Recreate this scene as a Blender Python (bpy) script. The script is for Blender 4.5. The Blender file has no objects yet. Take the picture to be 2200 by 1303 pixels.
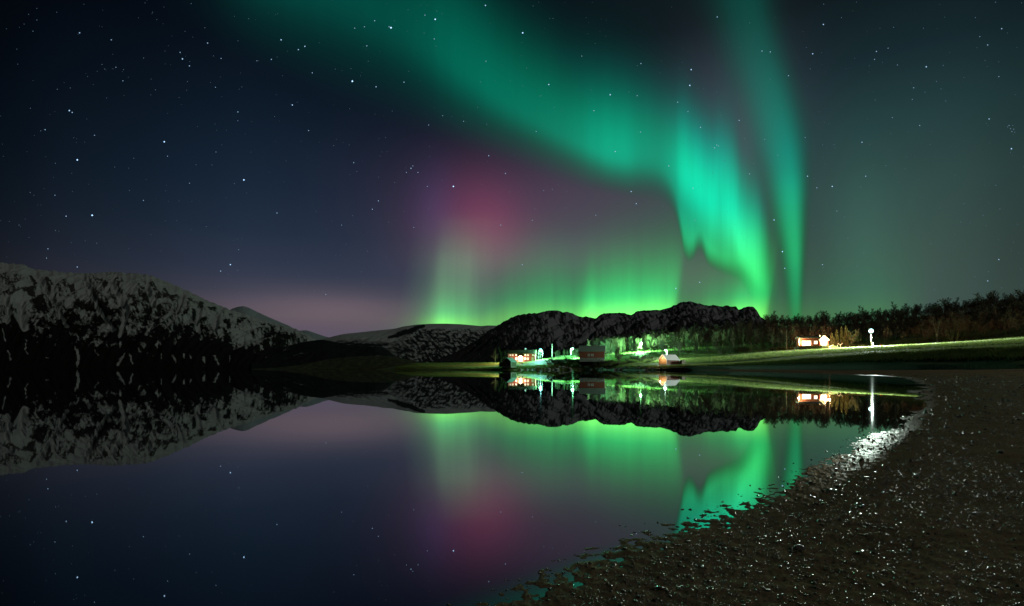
import bpy, bmesh, math, random
import numpy as np
from mathutils import Vector, Matrix

C = bpy.context.scene
COL = C.collection
rnd = random.Random(7)

# ------------------------------------------------------------------ camera
FPX = 2200 * 20 / 36.0            # focal length in photo pixels
H0 = 0.7                          # lens height above the water
HOR = 792.5                       # photo row of the horizon
cam_d = bpy.data.cameras.new("camera")
cam_d.lens = 20
cam_d.sensor_width = 36
cam_d.shift_y = (HOR - 651.5) / 2200.0
cam_d.clip_start = 0.05
cam_d.clip_end = 60000
cam = bpy.data.objects.new("camera", cam_d)
COL.objects.link(cam)
cam.location = (0, 0, H0)
cam.rotation_euler = (math.pi / 2, 0, 0)
C.camera = cam
C.render.resolution_x, C.render.resolution_y = 1024, 606
C.view_settings.view_transform = 'Standard'
C.view_settings.look = 'None'
C.view_settings.exposure = 0
C.view_settings.gamma = 1
C.cycles.use_denoising = True
C.cycles.max_bounces = 6
C.cycles.diffuse_bounces = 1
C.cycles.glossy_bounces = 3
C.cycles.transparent_max_bounces = 16
C.cycles.transmission_bounces = 2
C.cycles.sample_clamp_indirect = 4
C.cycles.caustics_reflective = False
C.cycles.caustics_refractive = False


def az(px):
    return math.atan((px - 1100) / FPX)


def el(px, py):
    return math.atan((HOR - py) / FPX * math.cos(az(px)))


# ------------------------------------------------------------------ sky
world = bpy.data.worlds.new("World")
C.world = world
world.use_nodes = True
NT = world.node_tree
NT.nodes.clear()


class S:
    """A socket of the node tree with arithmetic."""
    def __init__(s, o):
        s.o = o

    def __add__(s, b): return M('ADD', s, b)
    def __sub__(s, b): return M('SUBTRACT', s, b)
    def __mul__(s, b): return M('MULTIPLY', s, b)
    def __truediv__(s, b): return M('DIVIDE', s, b)
    def __radd__(s, b): return M('ADD', b, s)
    def __rsub__(s, b): return M('SUBTRACT', b, s)
    def __rmul__(s, b): return M('MULTIPLY', b, s)


def put(nt, sock, v):
    if isinstance(v, S):
        nt.links.new(v.o, sock)
    else:
        sock.default_value = v


def M(op, *a, clamp=False):
    n = NT.nodes.new('ShaderNodeMath')
    n.operation = op
    n.use_clamp = clamp
    for i, v in enumerate(a):
        put(NT, n.inputs[i], v)
    return S(n.outputs[0])


def smooth(x, lo, hi):
    n = NT.nodes.new('ShaderNodeMapRange')
    n.interpolation_type = 'SMOOTHSTEP'
    put(NT, n.inputs['Value'], x)
    put(NT, n.inputs['From Min'], lo)
    put(NT, n.inputs['From Max'], hi)
    return S(n.outputs[0])


def curve(x, pts, lo, hi, scale=1.0):
    """A float curve of x through pts = [(x, y)...], y/scale within 0..1."""
    n = NT.nodes.new('ShaderNodeFloatCurve')
    t = (x - lo) * (1.0 / (hi - lo))
    NT.links.new(t.o, n.inputs['Value'])
    c = n.mapping.curves[0]
    pts = sorted(pts)
    while len(c.points) < len(pts):
        c.points.new(0.5, 0.5)
    for p, (a, b) in zip(c.points, pts):
        p.location = ((a - lo) / (hi - lo), b / scale)
        p.handle_type = 'AUTO_CLAMPED'
    n.mapping.extend = 'HORIZONTAL'
    n.mapping.update()
    r = S(n.outputs[0])
    return r if scale == 1.0 else r * scale


def ramp(x, stops, lo, hi):
    n = NT.nodes.new('ShaderNodeValToRGB')
    n.color_ramp.interpolation = 'EASE' if False else 'LINEAR'
    t = (x - lo) * (1.0 / (hi - lo))
    NT.links.new(t.o, n.inputs[0])
    e = n.color_ramp.elements
    while len(e) < len(stops):
        e.new(0.5)
    for k, (p, c) in zip(e, stops):
        k.position = min(1, max(0, (p - lo) / (hi - lo)))
        k.color = (*lin(c), 1)
    return S(n.outputs[0])


def lin(c):
    return tuple(((v / 255) / 12.92 if v / 255 <= .04045 else ((v / 255 + .055) / 1.055) ** 2.4) for v in c)


def vscale(col, f):
    n = NT.nodes.new('ShaderNodeVectorMath')
    n.operation = 'SCALE'
    if isinstance(col, S):
        NT.links.new(col.o, n.inputs[0])
    else:
        n.inputs[0].default_value = col
    put(NT, n.inputs['Scale'], f)
    return S(n.outputs[0])


def vadd(a, b):
    n = NT.nodes.new('ShaderNodeVectorMath')
    n.operation = 'ADD'
    NT.links.new(a.o, n.inputs[0])
    NT.links.new(b.o, n.inputs[1])
    return S(n.outputs[0])


def vmix(a, b, f):
    n = NT.nodes.new('ShaderNodeMix')
    n.data_type = 'RGBA'
    put(NT, n.inputs[0], f)
    for i, v in ((6, a), (7, b)):
        if isinstance(v, S):
            NT.links.new(v.o, n.inputs[i])
        else:
            n.inputs[i].default_value = (*v, 1)
    return S(n.outputs[2])


tc = NT.nodes.new('ShaderNodeTexCoord')
sep = NT.nodes.new('ShaderNodeSeparateXYZ')
NT.links.new(tc.outputs['Generated'], sep.inputs[0])
DX, DY, DZ = (S(sep.outputs[i]) for i in range(3))
A = M('ARCTAN2', DX, DY)                        # azimuth, 0 = ahead
E = M('ARCSINE', M('MAXIMUM', M('MINIMUM', DZ, 1.0), -1.0))   # elevation
ALO, AHI = az(-500), az(2700)
K = 1 / FPX


def pc(table, scale=1.0):
    """Curve over azimuth from (photo column, value)."""
    return curve(A, [(az(p), v) for p, v in table], ALO, AHI, scale)


def blob(px, py, wx, wy, col, amp, skew=0.0):
    a0, e0 = az(px), el(px, py)
    ca = math.cos(a0)
    da = M('MULTIPLY_ADD', A, FPX / (wx * ca * ca), -a0 * FPX / (wx * ca * ca))
    de = M('MULTIPLY_ADD', E, FPX / (wy * ca), -e0 * FPX / (wy * ca))
    if skew:
        da = da + de * skew
    q = M('MULTIPLY_ADD', da, da, de * de)
    return vscale(lin(col), M('POWER', math.e, q * -1.0) * amp)


def erow(py, px=1500):
    return el(px, py)


ELO, EHI = -0.02, 0.62
left = ramp(E, [(erow(800, 600), (58, 54, 70)), (erow(725, 600), (90, 81, 99)), (erow(680, 600), (88, 79, 90)),
                (erow(630, 600), (61, 63, 80)), (erow(580, 600), (47, 55, 74)), (erow(500, 600), (33, 46, 64)),
                (erow(400, 600), (23, 38, 55)), (erow(250, 600), (14, 27, 41)), (erow(100, 600), (8, 17, 28)),
                (erow(-60, 600), (5, 11, 19))], ELO, EHI)
right = ramp(E, [(erow(800, 1950), (56, 72, 68)), (erow(650, 1950), (62, 79, 75)), (erow(550, 1950), (58, 76, 72)),
                 (erow(400, 1950), (49, 73, 71)), (erow(250, 1950), (36, 61, 63)), (erow(100, 1950), (23, 41, 46)),
                 (erow(-60, 1950), (14, 26, 30))], ELO, EHI)
sky = vmix(left, right, smooth(A, az(950), az(1560)))
sky = vscale(sky, pc([(-500, .1), (-100, .16), (0, .24), (150, .45), (300, .62), (450, .85), (600, 1), (1900, 1), (2200, .72), (2700, .4)]))

# a faint film of twilight from the physical sky model, sun well under the horizon
st = NT.nodes.new('ShaderNodeTexSky')
st.sky_type = 'NISHITA'
st.sun_disc = False
st.sun_elevation = math.radians(-6)
st.sun_rotation = math.radians(-20)
sky = vadd(sky, vscale(S(st.outputs[0]), 0.05))

for b in (
    (1180, 435, 290, 110, (76, 38, 62), .70, 0),         # violet veil under the arc
    (1045, 480, 82, 88, (125, 36, 60), .40, 0.2),       # red patch
    (1010, 510, 130, 90, (100, 46, 64), .36, 0),
    (935, 450, 45, 80, (36, 42, 86), .32, 0),
    (1560, 260, 130, 130, (78, 66, 88), .45, 0),        # pale mauve right of the arc
    (1500, 610, 90, 60, (100, 84, 84), .34, 0),
    (1610, 420, 60, 170, (96, 92, 92), .34, 0),
    (1230, 560, 240, 60, (92, 96, 88), .42, 0),
    (720, 660, 190, 36, (124, 98, 98), .3, 0),
    (1850, 560, 75, 190, (36, 92, 74), .34, 0),
    (1960, 600, 140, 190, (46, 76, 60), .22, 0),
):
    px, py, wx, wy, col, amp, sk = b
    sky = vadd(sky, blob(px, py, wx, wy, col, amp, sk))

# fine vertical rays inside the curtains
nz = NT.nodes.new('ShaderNodeTexNoise')
nz.noise_dimensions = '2D'
nz.inputs['Scale'].default_value = 1.0
nz.inputs['Detail'].default_value = 3.0
cx = NT.nodes.new('ShaderNodeCombineXYZ')
NT.links.new((A * 38.0).o, cx.inputs[0])
NT.links.new((E * 2.2).o, cx.inputs[1])
NT.links.new(cx.outputs[0], nz.inputs['Vector'])
rays = M('MULTIPLY_ADD', S(nz.outputs[0]), 2.0, 0.0)
ray_mix = smooth(A, az(1440), az(1560)) * 0.34 + 0.07
rays_arc = 1.0 + (rays - 1.0) * ray_mix

# the great arc: a ribbon between a lower hem and an upper edge that both follow azimuth
hem = curve(A, [(az(p), el(p, q)) for p, q in
                [(300, -60), (420, 10), (550, 68), (654, 112), (740, 145), (829, 182), (922, 223), (1003, 264), (1120, 318), (1207, 357), (1283, 386),
                 (1352, 401), (1411, 409), (1444, 436), (1462, 494), (1483, 550), (1503, 524), (1516, 552), (1545, 573), (1587, 589), (1608, 618),
                 (1638, 655), (1670, 670)]], ALO, AHI, 0.62)
hem_soft = curve(A, [(az(p), el(p, q)) for p, q in
                     [(300, -60), (550, 68), (740, 145), (922, 223), (1120, 318), (1283, 386), (1352, 402), (1411, 418), (1470, 470), (1520, 530),
                      (1570, 574), (1606, 608), (1645, 655), (1700, 670)]], ALO, AHI, 0.62)
top = curve(A, [(az(p), el(p, q)) for p, q in
                [(300, -420), (700, -300), (900, -160), (1000, -60), (1062, 8), (1150, 78), (1236, 136), (1353, 182), (1420, 220), (1469, 262), (1530, 325),
                 (1574, 338), (1610, 375), (1643, 425), (1670, 470)]], ALO, AHI, 0.8)
amp = pc([(330, 0), (430, .02), (500, .055), (560, .078), (700, .085), (840, .09), (900, .11), (960, .155), (1040, .19), (1130, .22), (1220, .29), (1285, .44), (1325, .49),
          (1362, .43), (1400, .37), (1432, .42), (1458, .64), (1488, 1.0), (1508, .92), (1535, 1.0), (1565, .98), (1600, 1.0), (1622, .95),
          (1636, .78), (1648, .28), (1664, .06), (1690, 0), (1720, 0)])
soft = pc([(300, .34), (700, .34), (950, .34), (1100, .30), (1250, .24), (1320, .18), (1400, .20), (1450, .16), (1484, .13), (1510, .12), (1560, .10), (1650, .14)])
peak = pc([(300, .42), (900, .40), (1100, .34), (1300, .32), (1400, .42), (1470, .46), (1540, .52), (1580, .40), (1610, .24), (1650, .3)])
q0 = (E - hem) / (top - hem_soft)
q1 = (E - hem_soft) / (top - hem_soft)
arc = amp * smooth(q0, soft * -0.8, M('MINIMUM', peak, soft * 1.5)) * (0.55 + 0.45 * smooth(q1, peak * 0.1, peak)) * M('POWER', math.e, M('POWER', M('MAXIMUM', (q1 - peak) / 0.52, 0.0), 1.9) * -1.0)
arc = arc * rays_arc
arc_col = vmix((0.05, 0.92, 0.22), (0.0, 0.64, 0.36), smooth(E, erow(610), erow(430)))
arc_col = vmix(arc_col, (0.0, 0.62, 0.50), smooth(q1, 0.6, 1.35))
arc_col = vmix((0.0, 0.60, 0.46), arc_col, smooth(A, az(600), az(1250)))
sky = vscale(sky, 1.0 - 0.93 * (arc / (arc + 0.10)))
sky = vadd(sky, vscale(arc_col, arc * 1.2))

# the thin ray right of the arc
c2 = curve(E, [(erow(q, p), az(p)) for p, q in [(1712, 760), (1711, 660), (1709, 560), (1703, 460), (1697, 380), (1684, 300), (1658, 200), (1628, 100), (1606, 0), (1590, -120)]], ELO, EHI, 0.6)
w2 = curve(E, [(erow(q, 1700), w * K * .8) for w, q in [(14, 680), (22, 560), (33, 460), (43, 380), (58, 280), (66, 200), (72, 100), (74, 0), (80, -100)]], ELO, EHI, 0.08)
a2 = curve(E, [(erow(q, 1700), w) for w, q in [(.12, 740), (.26, 670), (.42, 600), (.56, 520), (.56, 450), (.39, 350), (.25, 250), (.16, 150), (.10, 50), (.07, -60), (0.02, -200)]], ELO, EHI)
d2 = (A - c2) / w2
d2 = d2 * (1.0 + 0.55 * smooth(d2, -0.1, 0.25))     # sharper right side
thin = a2 * M('POWER', math.e, M('POWER', M('ABSOLUTE', d2), 2.2) * -1.0)
sky = vscale(sky, 1.0 - 0.9 * (thin / (thin + 0.10)))
sky = vadd(sky, vscale(vmix((0.02, 0.72, 0.25), (0.0, 0.62, 0.44), smooth(E, erow(560), erow(330))), thin))

# the low curtain over the mountains
A_lean = A - (E - erow(690, 960)) * 0.16
A, A_up = A_lean, A
low_a = pc([(700, 0), (830, .006), (885, .035), (910, .10), (935, .22), (960, .34), (990, .29), (1015, .20), (1060, .16), (1110, .21), (1160, .28),
            (1210, .29), (1255, .50), (1300, .62), (1380, .62), (1425, .55), (1441, .44), (1454, .14), (1480, .12), (1520, .20), (1570, .36), (1610, .50),
            (1632, .46), (1645, .20), (1660, .06), (1700, .04), (1850, .04), (2000, 0)])
low_h = pc([(700, .3), (900, .42), (950, .42), (1000, .42), (1060, .60), (1150, .78), (1250, .72), (1440, .80), (1470, .8), (1560, .66), (1700, .7)], 1.0) * (122 * K)
t = M('MAXIMUM', (E - erow(705, 1300)) / low_h, 0.0)
low = low_a * M('POWER', math.e, M('POWER', t, 1.6) * -1.0) * M('MULTIPLY_ADD', rays, 0.30, 0.70)
sky = vscale(sky, 1.0 - 0.8 * (low / (low + 0.15)))
low = low * 3.2
sky = vadd(sky, vscale(vmix((0.17, 0.84, 0.12), (0.03, 0.58, 0.14), smooth(t, 0.1, 0.8)), low))
# pale pillar on its left end
pil = pc([(850, 0), (900, .25), (930, .8), (955, 1), (1000, .75), (1040, .35), (1100, .1), (1200, 0)]) * \
    curve(E, [(erow(q, 960), w) for w, q in [(.6, 700), (.85, 640), (.8, 590), (.45, 530), (.14, 480), (0, 430), (0, 300)]], ELO, EHI)
A = A_up
sky = vadd(sky, vscale((0.085, 0.20, 0.085), pil * M('MULTIPLY_ADD', rays, 0.25, 0.75)))

# below the horizon nothing shines
sky = vscale(sky, smooth(E, -0.03, 0.0))
bg = NT.nodes.new('ShaderNodeBackground')
NT.links.new(sky.o, bg.inputs['Color'])
bg.inputs['Strength'].default_value = 1.0
out = NT.nodes.new('ShaderNodeOutputWorld')
NT.links.new(bg.outputs[0], out.inputs['Surface'])
world.cycles.sampling_method = 'MANUAL'
world.cycles.sample_map_resolution = 512

# moonlight, very low: the one sun lamp of the scene
sun_d = bpy.data.lights.new("moonlight", 'SUN')
sun_d.energy = 0.25
sun_d.angle = math.radians(0.5)
sun_d.color = (1.0, 0.94, 0.82)
sun = bpy.data.objects.new("moonlight", sun_d)
COL.objects.link(sun)
sun.rotation_euler = (math.radians(60), 0, math.radians(58))

# ------------------------------------------------------------------ helpers
def at(px, py, Y):
    """World point at depth Y metres that stands on the line through a photo pixel."""
    return Vector(((px - 1100) / FPX * Y, Y, H0 + (HOR - py) / FPX * Y))


def tag(o, label=None, cat=None, group=None, kind=None):
    if label: o['label'] = label
    if cat: o['category'] = cat
    if group: o['group'] = group
    if kind: o['kind'] = kind
    return o


def empty(name, loc, rz=0.0):
    o = bpy.data.objects.new(name, None)
    COL.objects.link(o)
    o.location = loc
    o.rotation_euler = (0, 0, rz)
    return o


class MB:
    """Collects faces and links them as one mesh object."""
    def __init__(s):
        s.v, s.f = [], []

    def add(s, vs, fs):
        b = len(s.v)
        s.v += [tuple(v) for v in vs]
        s.f += [tuple(i + b for i in f) for f in fs]
        return s

    def box(s, a, b):
        (x0, y0, z0), (x1, y1, z1) = a, b
        return s.add([(x0, y0, z0), (x1, y0, z0), (x1, y1, z0), (x0, y1, z0), (x0, y0, z1), (x1, y0, z1), (x1, y1, z1), (x0, y1, z1)],
                     [(3, 2, 1, 0), (4, 5, 6, 7), (0, 1, 5, 4), (1, 2, 6, 5), (2, 3, 7, 6), (3, 0, 4, 7)])

    def prism(s, poly, ext):
        """poly: 3-D points of one face, extruded by the vector ext."""
        n = len(poly)
        e = Vector(ext)
        vs = [Vector(p) for p in poly] + [Vector(p) + e for p in poly]
        fs = [tuple(range(n))[::-1], tuple(range(n, 2 * n))] + [(i, (i + 1) % n, n + (i + 1) % n, n + i) for i in range(n)]
        return s.add(vs, fs)

    def tube(s, pts, rad, n=8, cap=True):
        pts = [Vector(p) for p in pts]
        if not hasattr(rad, '__len__'):
            rad = [rad] * len(pts)
        vs, fs = [], []
        for i, p in enumerate(pts):
            d = (pts[min(i + 1, len(pts) - 1)] - pts[max(i - 1, 0)]).normalized()
            u = d.cross(Vector((0.31, 0.95, 0.05))).normalized()
            if u.length < .5:
                u = d.cross(Vector((1, 0, 0))).normalized()
            w = d.cross(u)
            for k in range(n):
                a = 2 * math.pi * k / n
                vs.append(p + (u * math.cos(a) + w * math.sin(a)) * rad[i])
        for i in range(len(pts) - 1):
            for k in range(n):
                fs.append((i * n + k, i * n + (k + 1) % n, (i + 1) * n + (k + 1) % n, (i + 1) * n + k))
        if cap:
            fs.append(tuple(range(n))[::-1])
            fs.append(tuple(range((len(pts) - 1) * n, len(pts) * n)))
        return s.add(vs, fs)

    def ball(s, c, r, seg=14, rings=9, sq=(1, 1, 1)):
        vs, fs = [], []
        for i in range(rings + 1):
            t = math.pi * i / rings
            for k in range(seg):
                a = 2 * math.pi * k / seg
                vs.append((c[0] + r * sq[0] * math.sin(t) * math.cos(a), c[1] + r * sq[1] * math.sin(t) * math.sin(a), c[2] + r * sq[2] * math.cos(t)))
        for i in range(rings):
            for k in range(seg):
                fs.append((i * seg + k, (i + 1) * seg + k, (i + 1) * seg + (k + 1) % seg, i * seg + (k + 1) % seg))
        return s.add(vs, fs)

    def build(s, name, mat, parent=None, smooth_=False, bevel=0.0):
        me = bpy.data.meshes.new(name)
        me.from_pydata(s.v, [], s.f)
        if bevel:
            bm = bmesh.new()
            bm.from_mesh(me)
            bmesh.ops.remove_doubles(bm, verts=bm.verts, dist=1e-5)
            bmesh.ops.bevel(bm, geom=bm.edges[:], offset=bevel, segments=1, affect='EDGES', clamp_overlap=True)
            bm.to_mesh(me)
            bm.free()
        if smooth_:
            me.polygons.foreach_set('use_smooth', [True] * len(me.polygons))
        me.materials.append(mat)
        o = bpy.data.objects.new(name, me)
        COL.objects.link(o)
        if parent is not None:
            o.parent = parent
        return o


def np_mesh(name, V, F, mat, smooth_=True, attrs=None):
    """Mesh from numpy vertices and faces of one size."""
    me = bpy.data.meshes.new(name)
    V = np.asarray(V, np.float32)
    F = np.asarray(F, np.int32)
    k = F.shape[1]
    me.vertices.add(len(V))
    me.vertices.foreach_set('co', V.ravel())
    me.loops.add(F.size)
    me.loops.foreach_set('vertex_index', F.ravel())
    me.polygons.add(len(F))
    me.polygons.foreach_set('loop_start', np.arange(0, F.size, k, dtype=np.int32))
    me.polygons.foreach_set('use_smooth', np.full(len(F), smooth_))
    for nm, a in (attrs or {}).items():
        at_ = me.attributes.new(nm, 'FLOAT', 'POINT')
        at_.data.foreach_set('value', np.asarray(a, np.float32).ravel())
    me.update(calc_edges=True)
    me.validate()
    me.materials.append(mat)
    o = bpy.data.objects.new(name, me)
    COL.objects.link(o)
    return o


def grid_faces(nr, nc):
    i = np.arange(nr - 1)[:, None] * nc + np.arange(nc - 1)[None, :]
    return np.stack([i, i + 1, i + nc + 1, i + nc], -1).reshape(-1, 4)


# numpy noise ---------------------------------------------------------------
def _hash(ix, iy, seed):
    h = (ix.astype(np.int64) * 374761393 + iy.astype(np.int64) * 668265263 + seed * 1442695041) & 0xFFFFFFFF
    h = ((h ^ (h >> 13)) * 1274126177) & 0xFFFFFFFF
    h = h ^ (h >> 16)
    return (h & 0xFFFF) / 65535.0


def vnoise(x, y, seed=0):
    x, y = np.broadcast_arrays(np.asarray(x, float), np.asarray(y, float))
    ix, iy = np.floor(x), np.floor(y)
    fx, fy = x - ix, y - iy
    fx, fy = fx * fx * fx * (fx * (fx * 6 - 15) + 10), fy * fy * fy * (fy * (fy * 6 - 15) + 10)

    def g(dx, dy):
        a = _hash(ix + dx, iy + dy, seed) * 2 * np.pi
        return np.cos(a) * (x - ix - dx) + np.sin(a) * (y - iy - dy)
    a = g(0, 0) * (1 - fx) + g(1, 0) * fx
    b = g(0, 1) * (1 - fx) + g(1, 1) * fx
    return (a * (1 - fy) + b * fy) * 1.5


def fbm(x, y, seed=0, oct_=4, gain=.5, ridged=False):
    s, a, n = 0, 1.0, 0
    for o in range(oct_):
        v = vnoise(x * 2 ** o, y * 2 ** o, seed + o * 17)
        if ridged:
            v = 1 - 2 * np.abs(v)
        s = s + v * a
        n += a
        a *= gain
    return s / n


def sstep(x, a, b):
    t = np.clip((np.asarray(x, float) - a) / (b - a), 0, 1)
    return t * t * (3 - 2 * t)


# materials -----------------------------------------------------------------
def new_mat(name):
    m = bpy.data.materials.new(name)
    m.use_nodes = True
    nt = m.node_tree
    b = nt.nodes['Principled BSDF']
    return m, nt, b


def link(nt, a, b):
    nt.links.new(a, b)


def noise(nt, scale, detail=4, rough=.55, vec=None, coord='Object', stretch=None):
    n = nt.nodes.new('ShaderNodeTexNoise')
    n.inputs['Scale'].default_value = scale
    n.inputs['Detail'].default_value = detail
    n.inputs['Roughness'].default_value = rough
    t = nt.nodes.new('ShaderNodeTexCoord')
    src = t.outputs[coord]
    if stretch:
        mp = nt.nodes.new('ShaderNodeMapping')
        mp.inputs['Scale'].default_value = stretch
        link(nt, src, mp.inputs['Vector'])
        src = mp.outputs[0]
    link(nt, src, n.inputs['Vector'])
    return n


def cramp(nt, fac, stops):
    r = nt.nodes.new('ShaderNodeValToRGB')
    e = r.color_ramp.elements
    while len(e) < len(stops):
        e.new(.5)
    for k, (p, c) in zip(e, stops):
        k.position = p
        k.color = (*c, 1) if len(c) == 3 else c
    link(nt, fac, r.inputs[0])
    return r.outputs[0]


def bump(nt, b, height, strength, dist):
    n = nt.nodes.new('ShaderNodeBump')
    n.inputs['Strength'].default_value = strength
    n.inputs['Distance'].default_value = dist
    link(nt, height, n.inputs['Height'])
    link(nt, n.outputs[0], b.inputs['Normal'])


def mat_noise(name, c0, c1, rough=.85, scale=2.0, bmp=.3, bdist=.05, stretch=None, spec=.3, detail=5):
    m, nt, b = new_mat(name)
    n = noise(nt, scale, detail, stretch=stretch)
    link(nt, cramp(nt, n.outputs[0], [(.3, c0), (.7, c1)]), b.inputs['Base Color'])
    b.inputs['Roughness'].default_value = rough
    b.inputs['Specular IOR Level'].default_value = spec
    if bmp:
        bump(nt, b, n.outputs[0], bmp, bdist)
    return m


def mat_boards(name, c0, c1, width=.18, axis='X', rough=.8):
    """Painted vertical boarding: noise-worn paint with grooves every width metres."""
    m, nt, b = new_mat(name)
    t = nt.nodes.new('ShaderNodeTexCoord')
    sx = nt.nodes.new('ShaderNodeSeparateXYZ')
    link(nt, t.outputs['Object'], sx.inputs[0])
    add = nt.nodes.new('ShaderNodeMath'); add.operation = 'ADD'
    link(nt, sx.outputs[0], add.inputs[0]); link(nt, sx.outputs[1], add.inputs[1])
    mu = nt.nodes.new('ShaderNodeMath'); mu.operation = 'MULTIPLY'; mu.inputs[1].default_value = 1 / width
    link(nt, (add if axis == 'XY' else sx).outputs[{'X': 0, 'Y': 1, 'Z': 2, 'XY': 0}[axis]], mu.inputs[0])
    fr = nt.nodes.new('ShaderNodeMath'); fr.operation = 'FRACT'
    link(nt, mu.outputs[0], fr.inputs[0])
    pp = nt.nodes.new('ShaderNodeMath'); pp.operation = 'PINGPONG'; pp.inputs[1].default_value = .5
    link(nt, fr.outputs[0], pp.inputs[0])
    n = noise(nt, 3.0, 5, stretch=(3, 3, .4))
    link(nt, cramp(nt, n.outputs[0], [(.3, c0), (.7, c1)]), b.inputs['Base Color'])
    b.inputs['Roughness'].default_value = rough
    gr = cramp(nt, pp.outputs[0], [(0, (0, 0, 0)), (.12, (1, 1, 1))])
    bump(nt, b, gr, .6, .02)
    return m


def mat_emit(name, col, strength):
    m, nt, b = new_mat(name)
    b.inputs['Base Color'].default_value = (.8, .8, .8, 1)
    b.inputs['Emission Color'].default_value = (*col, 1)
    b.inputs['Emission Strength'].default_value = strength
    return m

# ------------------------------------------------------------------ water
def build_water():
    m = bpy.data.materials.new("still_water")
    m.use_nodes = True
    nt = m.node_tree
    nt.nodes.clear()
    o = nt.nodes.new('ShaderNodeOutputMaterial')
    g = nt.nodes.new('ShaderNodeBsdfGlossy')
    g.inputs['Color'].default_value = (.92, .95, .97, 1)
    g.inputs['Roughness'].default_value = 0.012
    d = nt.nodes.new('ShaderNodeBsdfDiffuse')
    d.inputs['Color'].default_value = (.006, .009, .012, 1)
    f = nt.nodes.new('ShaderNodeFresnel')
    f.inputs['IOR'].default_value = 1.33
    p = nt.nodes.new('ShaderNodeMath'); p.operation = 'POWER'; p.inputs[1].default_value = .5
    link(nt, f.outputs[0], p.inputs[0])
    q = nt.nodes.new('ShaderNodeMath'); q.operation = 'MULTIPLY_ADD'; q.inputs[1].default_value = .84; q.inputs[2].default_value = .16
    link(nt, p.outputs[0], q.inputs[0])
    mx = nt.nodes.new('ShaderNodeMixShader')
    link(nt, q.outputs[0], mx.inputs[0]); link(nt, d.outputs[0], mx.inputs[1]); link(nt, g.outputs[0], mx.inputs[2])
    link(nt, mx.outputs[0], o.inputs['Surface'])
    # a breath of ripple, almost a mirror
    n = noise(nt, .8, 2, coord='Object')
    b = nt.nodes.new('ShaderNodeBump'); b.inputs['Strength'].default_value = .02; b.inputs['Distance'].default_value = .02
    link(nt, n.outputs[0], b.inputs['Height']); link(nt, b.outputs[0], g.inputs['Normal'])
    w = MB().add([(-24000, -300, 0), (24000, -300, 0), (24000, 24000, 0), (-24000, 24000, 0)], [(0, 1, 2, 3)]).build("water", m)
    tag(w, kind='structure')


build_water()

# ------------------------------------------------------------------ beach
SHORE_PIX = [(500, 1700), (800, 1480), (930, 1385), (1060, 1312), (1155, 1266), (1270, 1214), (1400, 1162), (1525, 1124), (1593, 1094), (1697, 1054), (1801, 1002), (1845, 972), (1925, 908),
             (1958, 870), (1985, 843), (1993, 826), (1962, 812), (1850, 805), (1700, 800), (1600, 797.6), (1480, 796), (1400, 795.5)]
_q = []
for (px, py) in SHORE_PIX:
    Y = H0 * FPX / (py - HOR)
    _q.append(((px - 1100) / FPX * Y, Y))
_q = np.array(_q)
WATER_POLY = np.vstack([_q, [[70, 420], [-700, 420], [-700, -20], [-6, -6]]])


def shore_dist(X, Y):
    """Signed metres to the waterline, land positive."""
    d = np.full(np.shape(X), 1e9)
    for (ax, ay), (bx, by) in zip(_q[:-1], _q[1:]):
        ex, ey = bx - ax, by - ay
        t = np.clip(((X - ax) * ex + (Y - ay) * ey) / (ex * ex + ey * ey), 0, 1)
        d = np.minimum(d, np.hypot(X - ax - t * ex, Y - ay - t * ey))
    inside = np.zeros(np.shape(X), bool)
    n = len(WATER_POLY)
    for i in range(n):
        (ax, ay), (bx, by) = WATER_POLY[i], WATER_POLY[(i + 1) % n]
        if ay == by:
            continue
        c = ((ay > Y) != (by > Y)) & (X < (bx - ax) * (Y - ay) / (by - ay) + ax)
        inside ^= c
    return np.where(inside, -d, d)


def beach_z(X, Y):
    X, Y = np.asarray(X, float), np.asarray(Y, float)
    s = shore_dist(X, Y)
    rim = .35 + .05 * np.clip(Y, 0, 60)
    z = np.where(s > 0, .9 * (1 - np.exp(-s / 20)) + .012 * s, np.maximum(.03 * s, -1.2))
    z = z - .03 * np.clip(rim / .6, 0, 2) * np.clip(s, 0, None) / (rim + np.abs(s)) * np.exp(-np.abs(s) / rim)
    far = np.clip(Y / 6, .7, 5)
    calm = .42 + .58 * sstep(np.abs(s), .2 * rim, 2.2 * rim)
    z = z + calm * (.011 * far * fbm(X * 1.1, Y * 1.1, 3, 3) + .004 * fbm(X * 6, Y * 6, 5, 3, .6) * np.clip(6 / np.maximum(Y, 1), 0, 1))
    z = z + .0075 * fbm(X * 17, Y * 17, 6, 3, .65) * np.clip(5 / np.maximum(Y, 1), 0, 1) * sstep(Y, .4, 1.5)
    z = z + .05 * fbm(X * .12, Y * .12, 8, 3) * np.clip(Y / 30, 0, 1.4)
    return z


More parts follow.
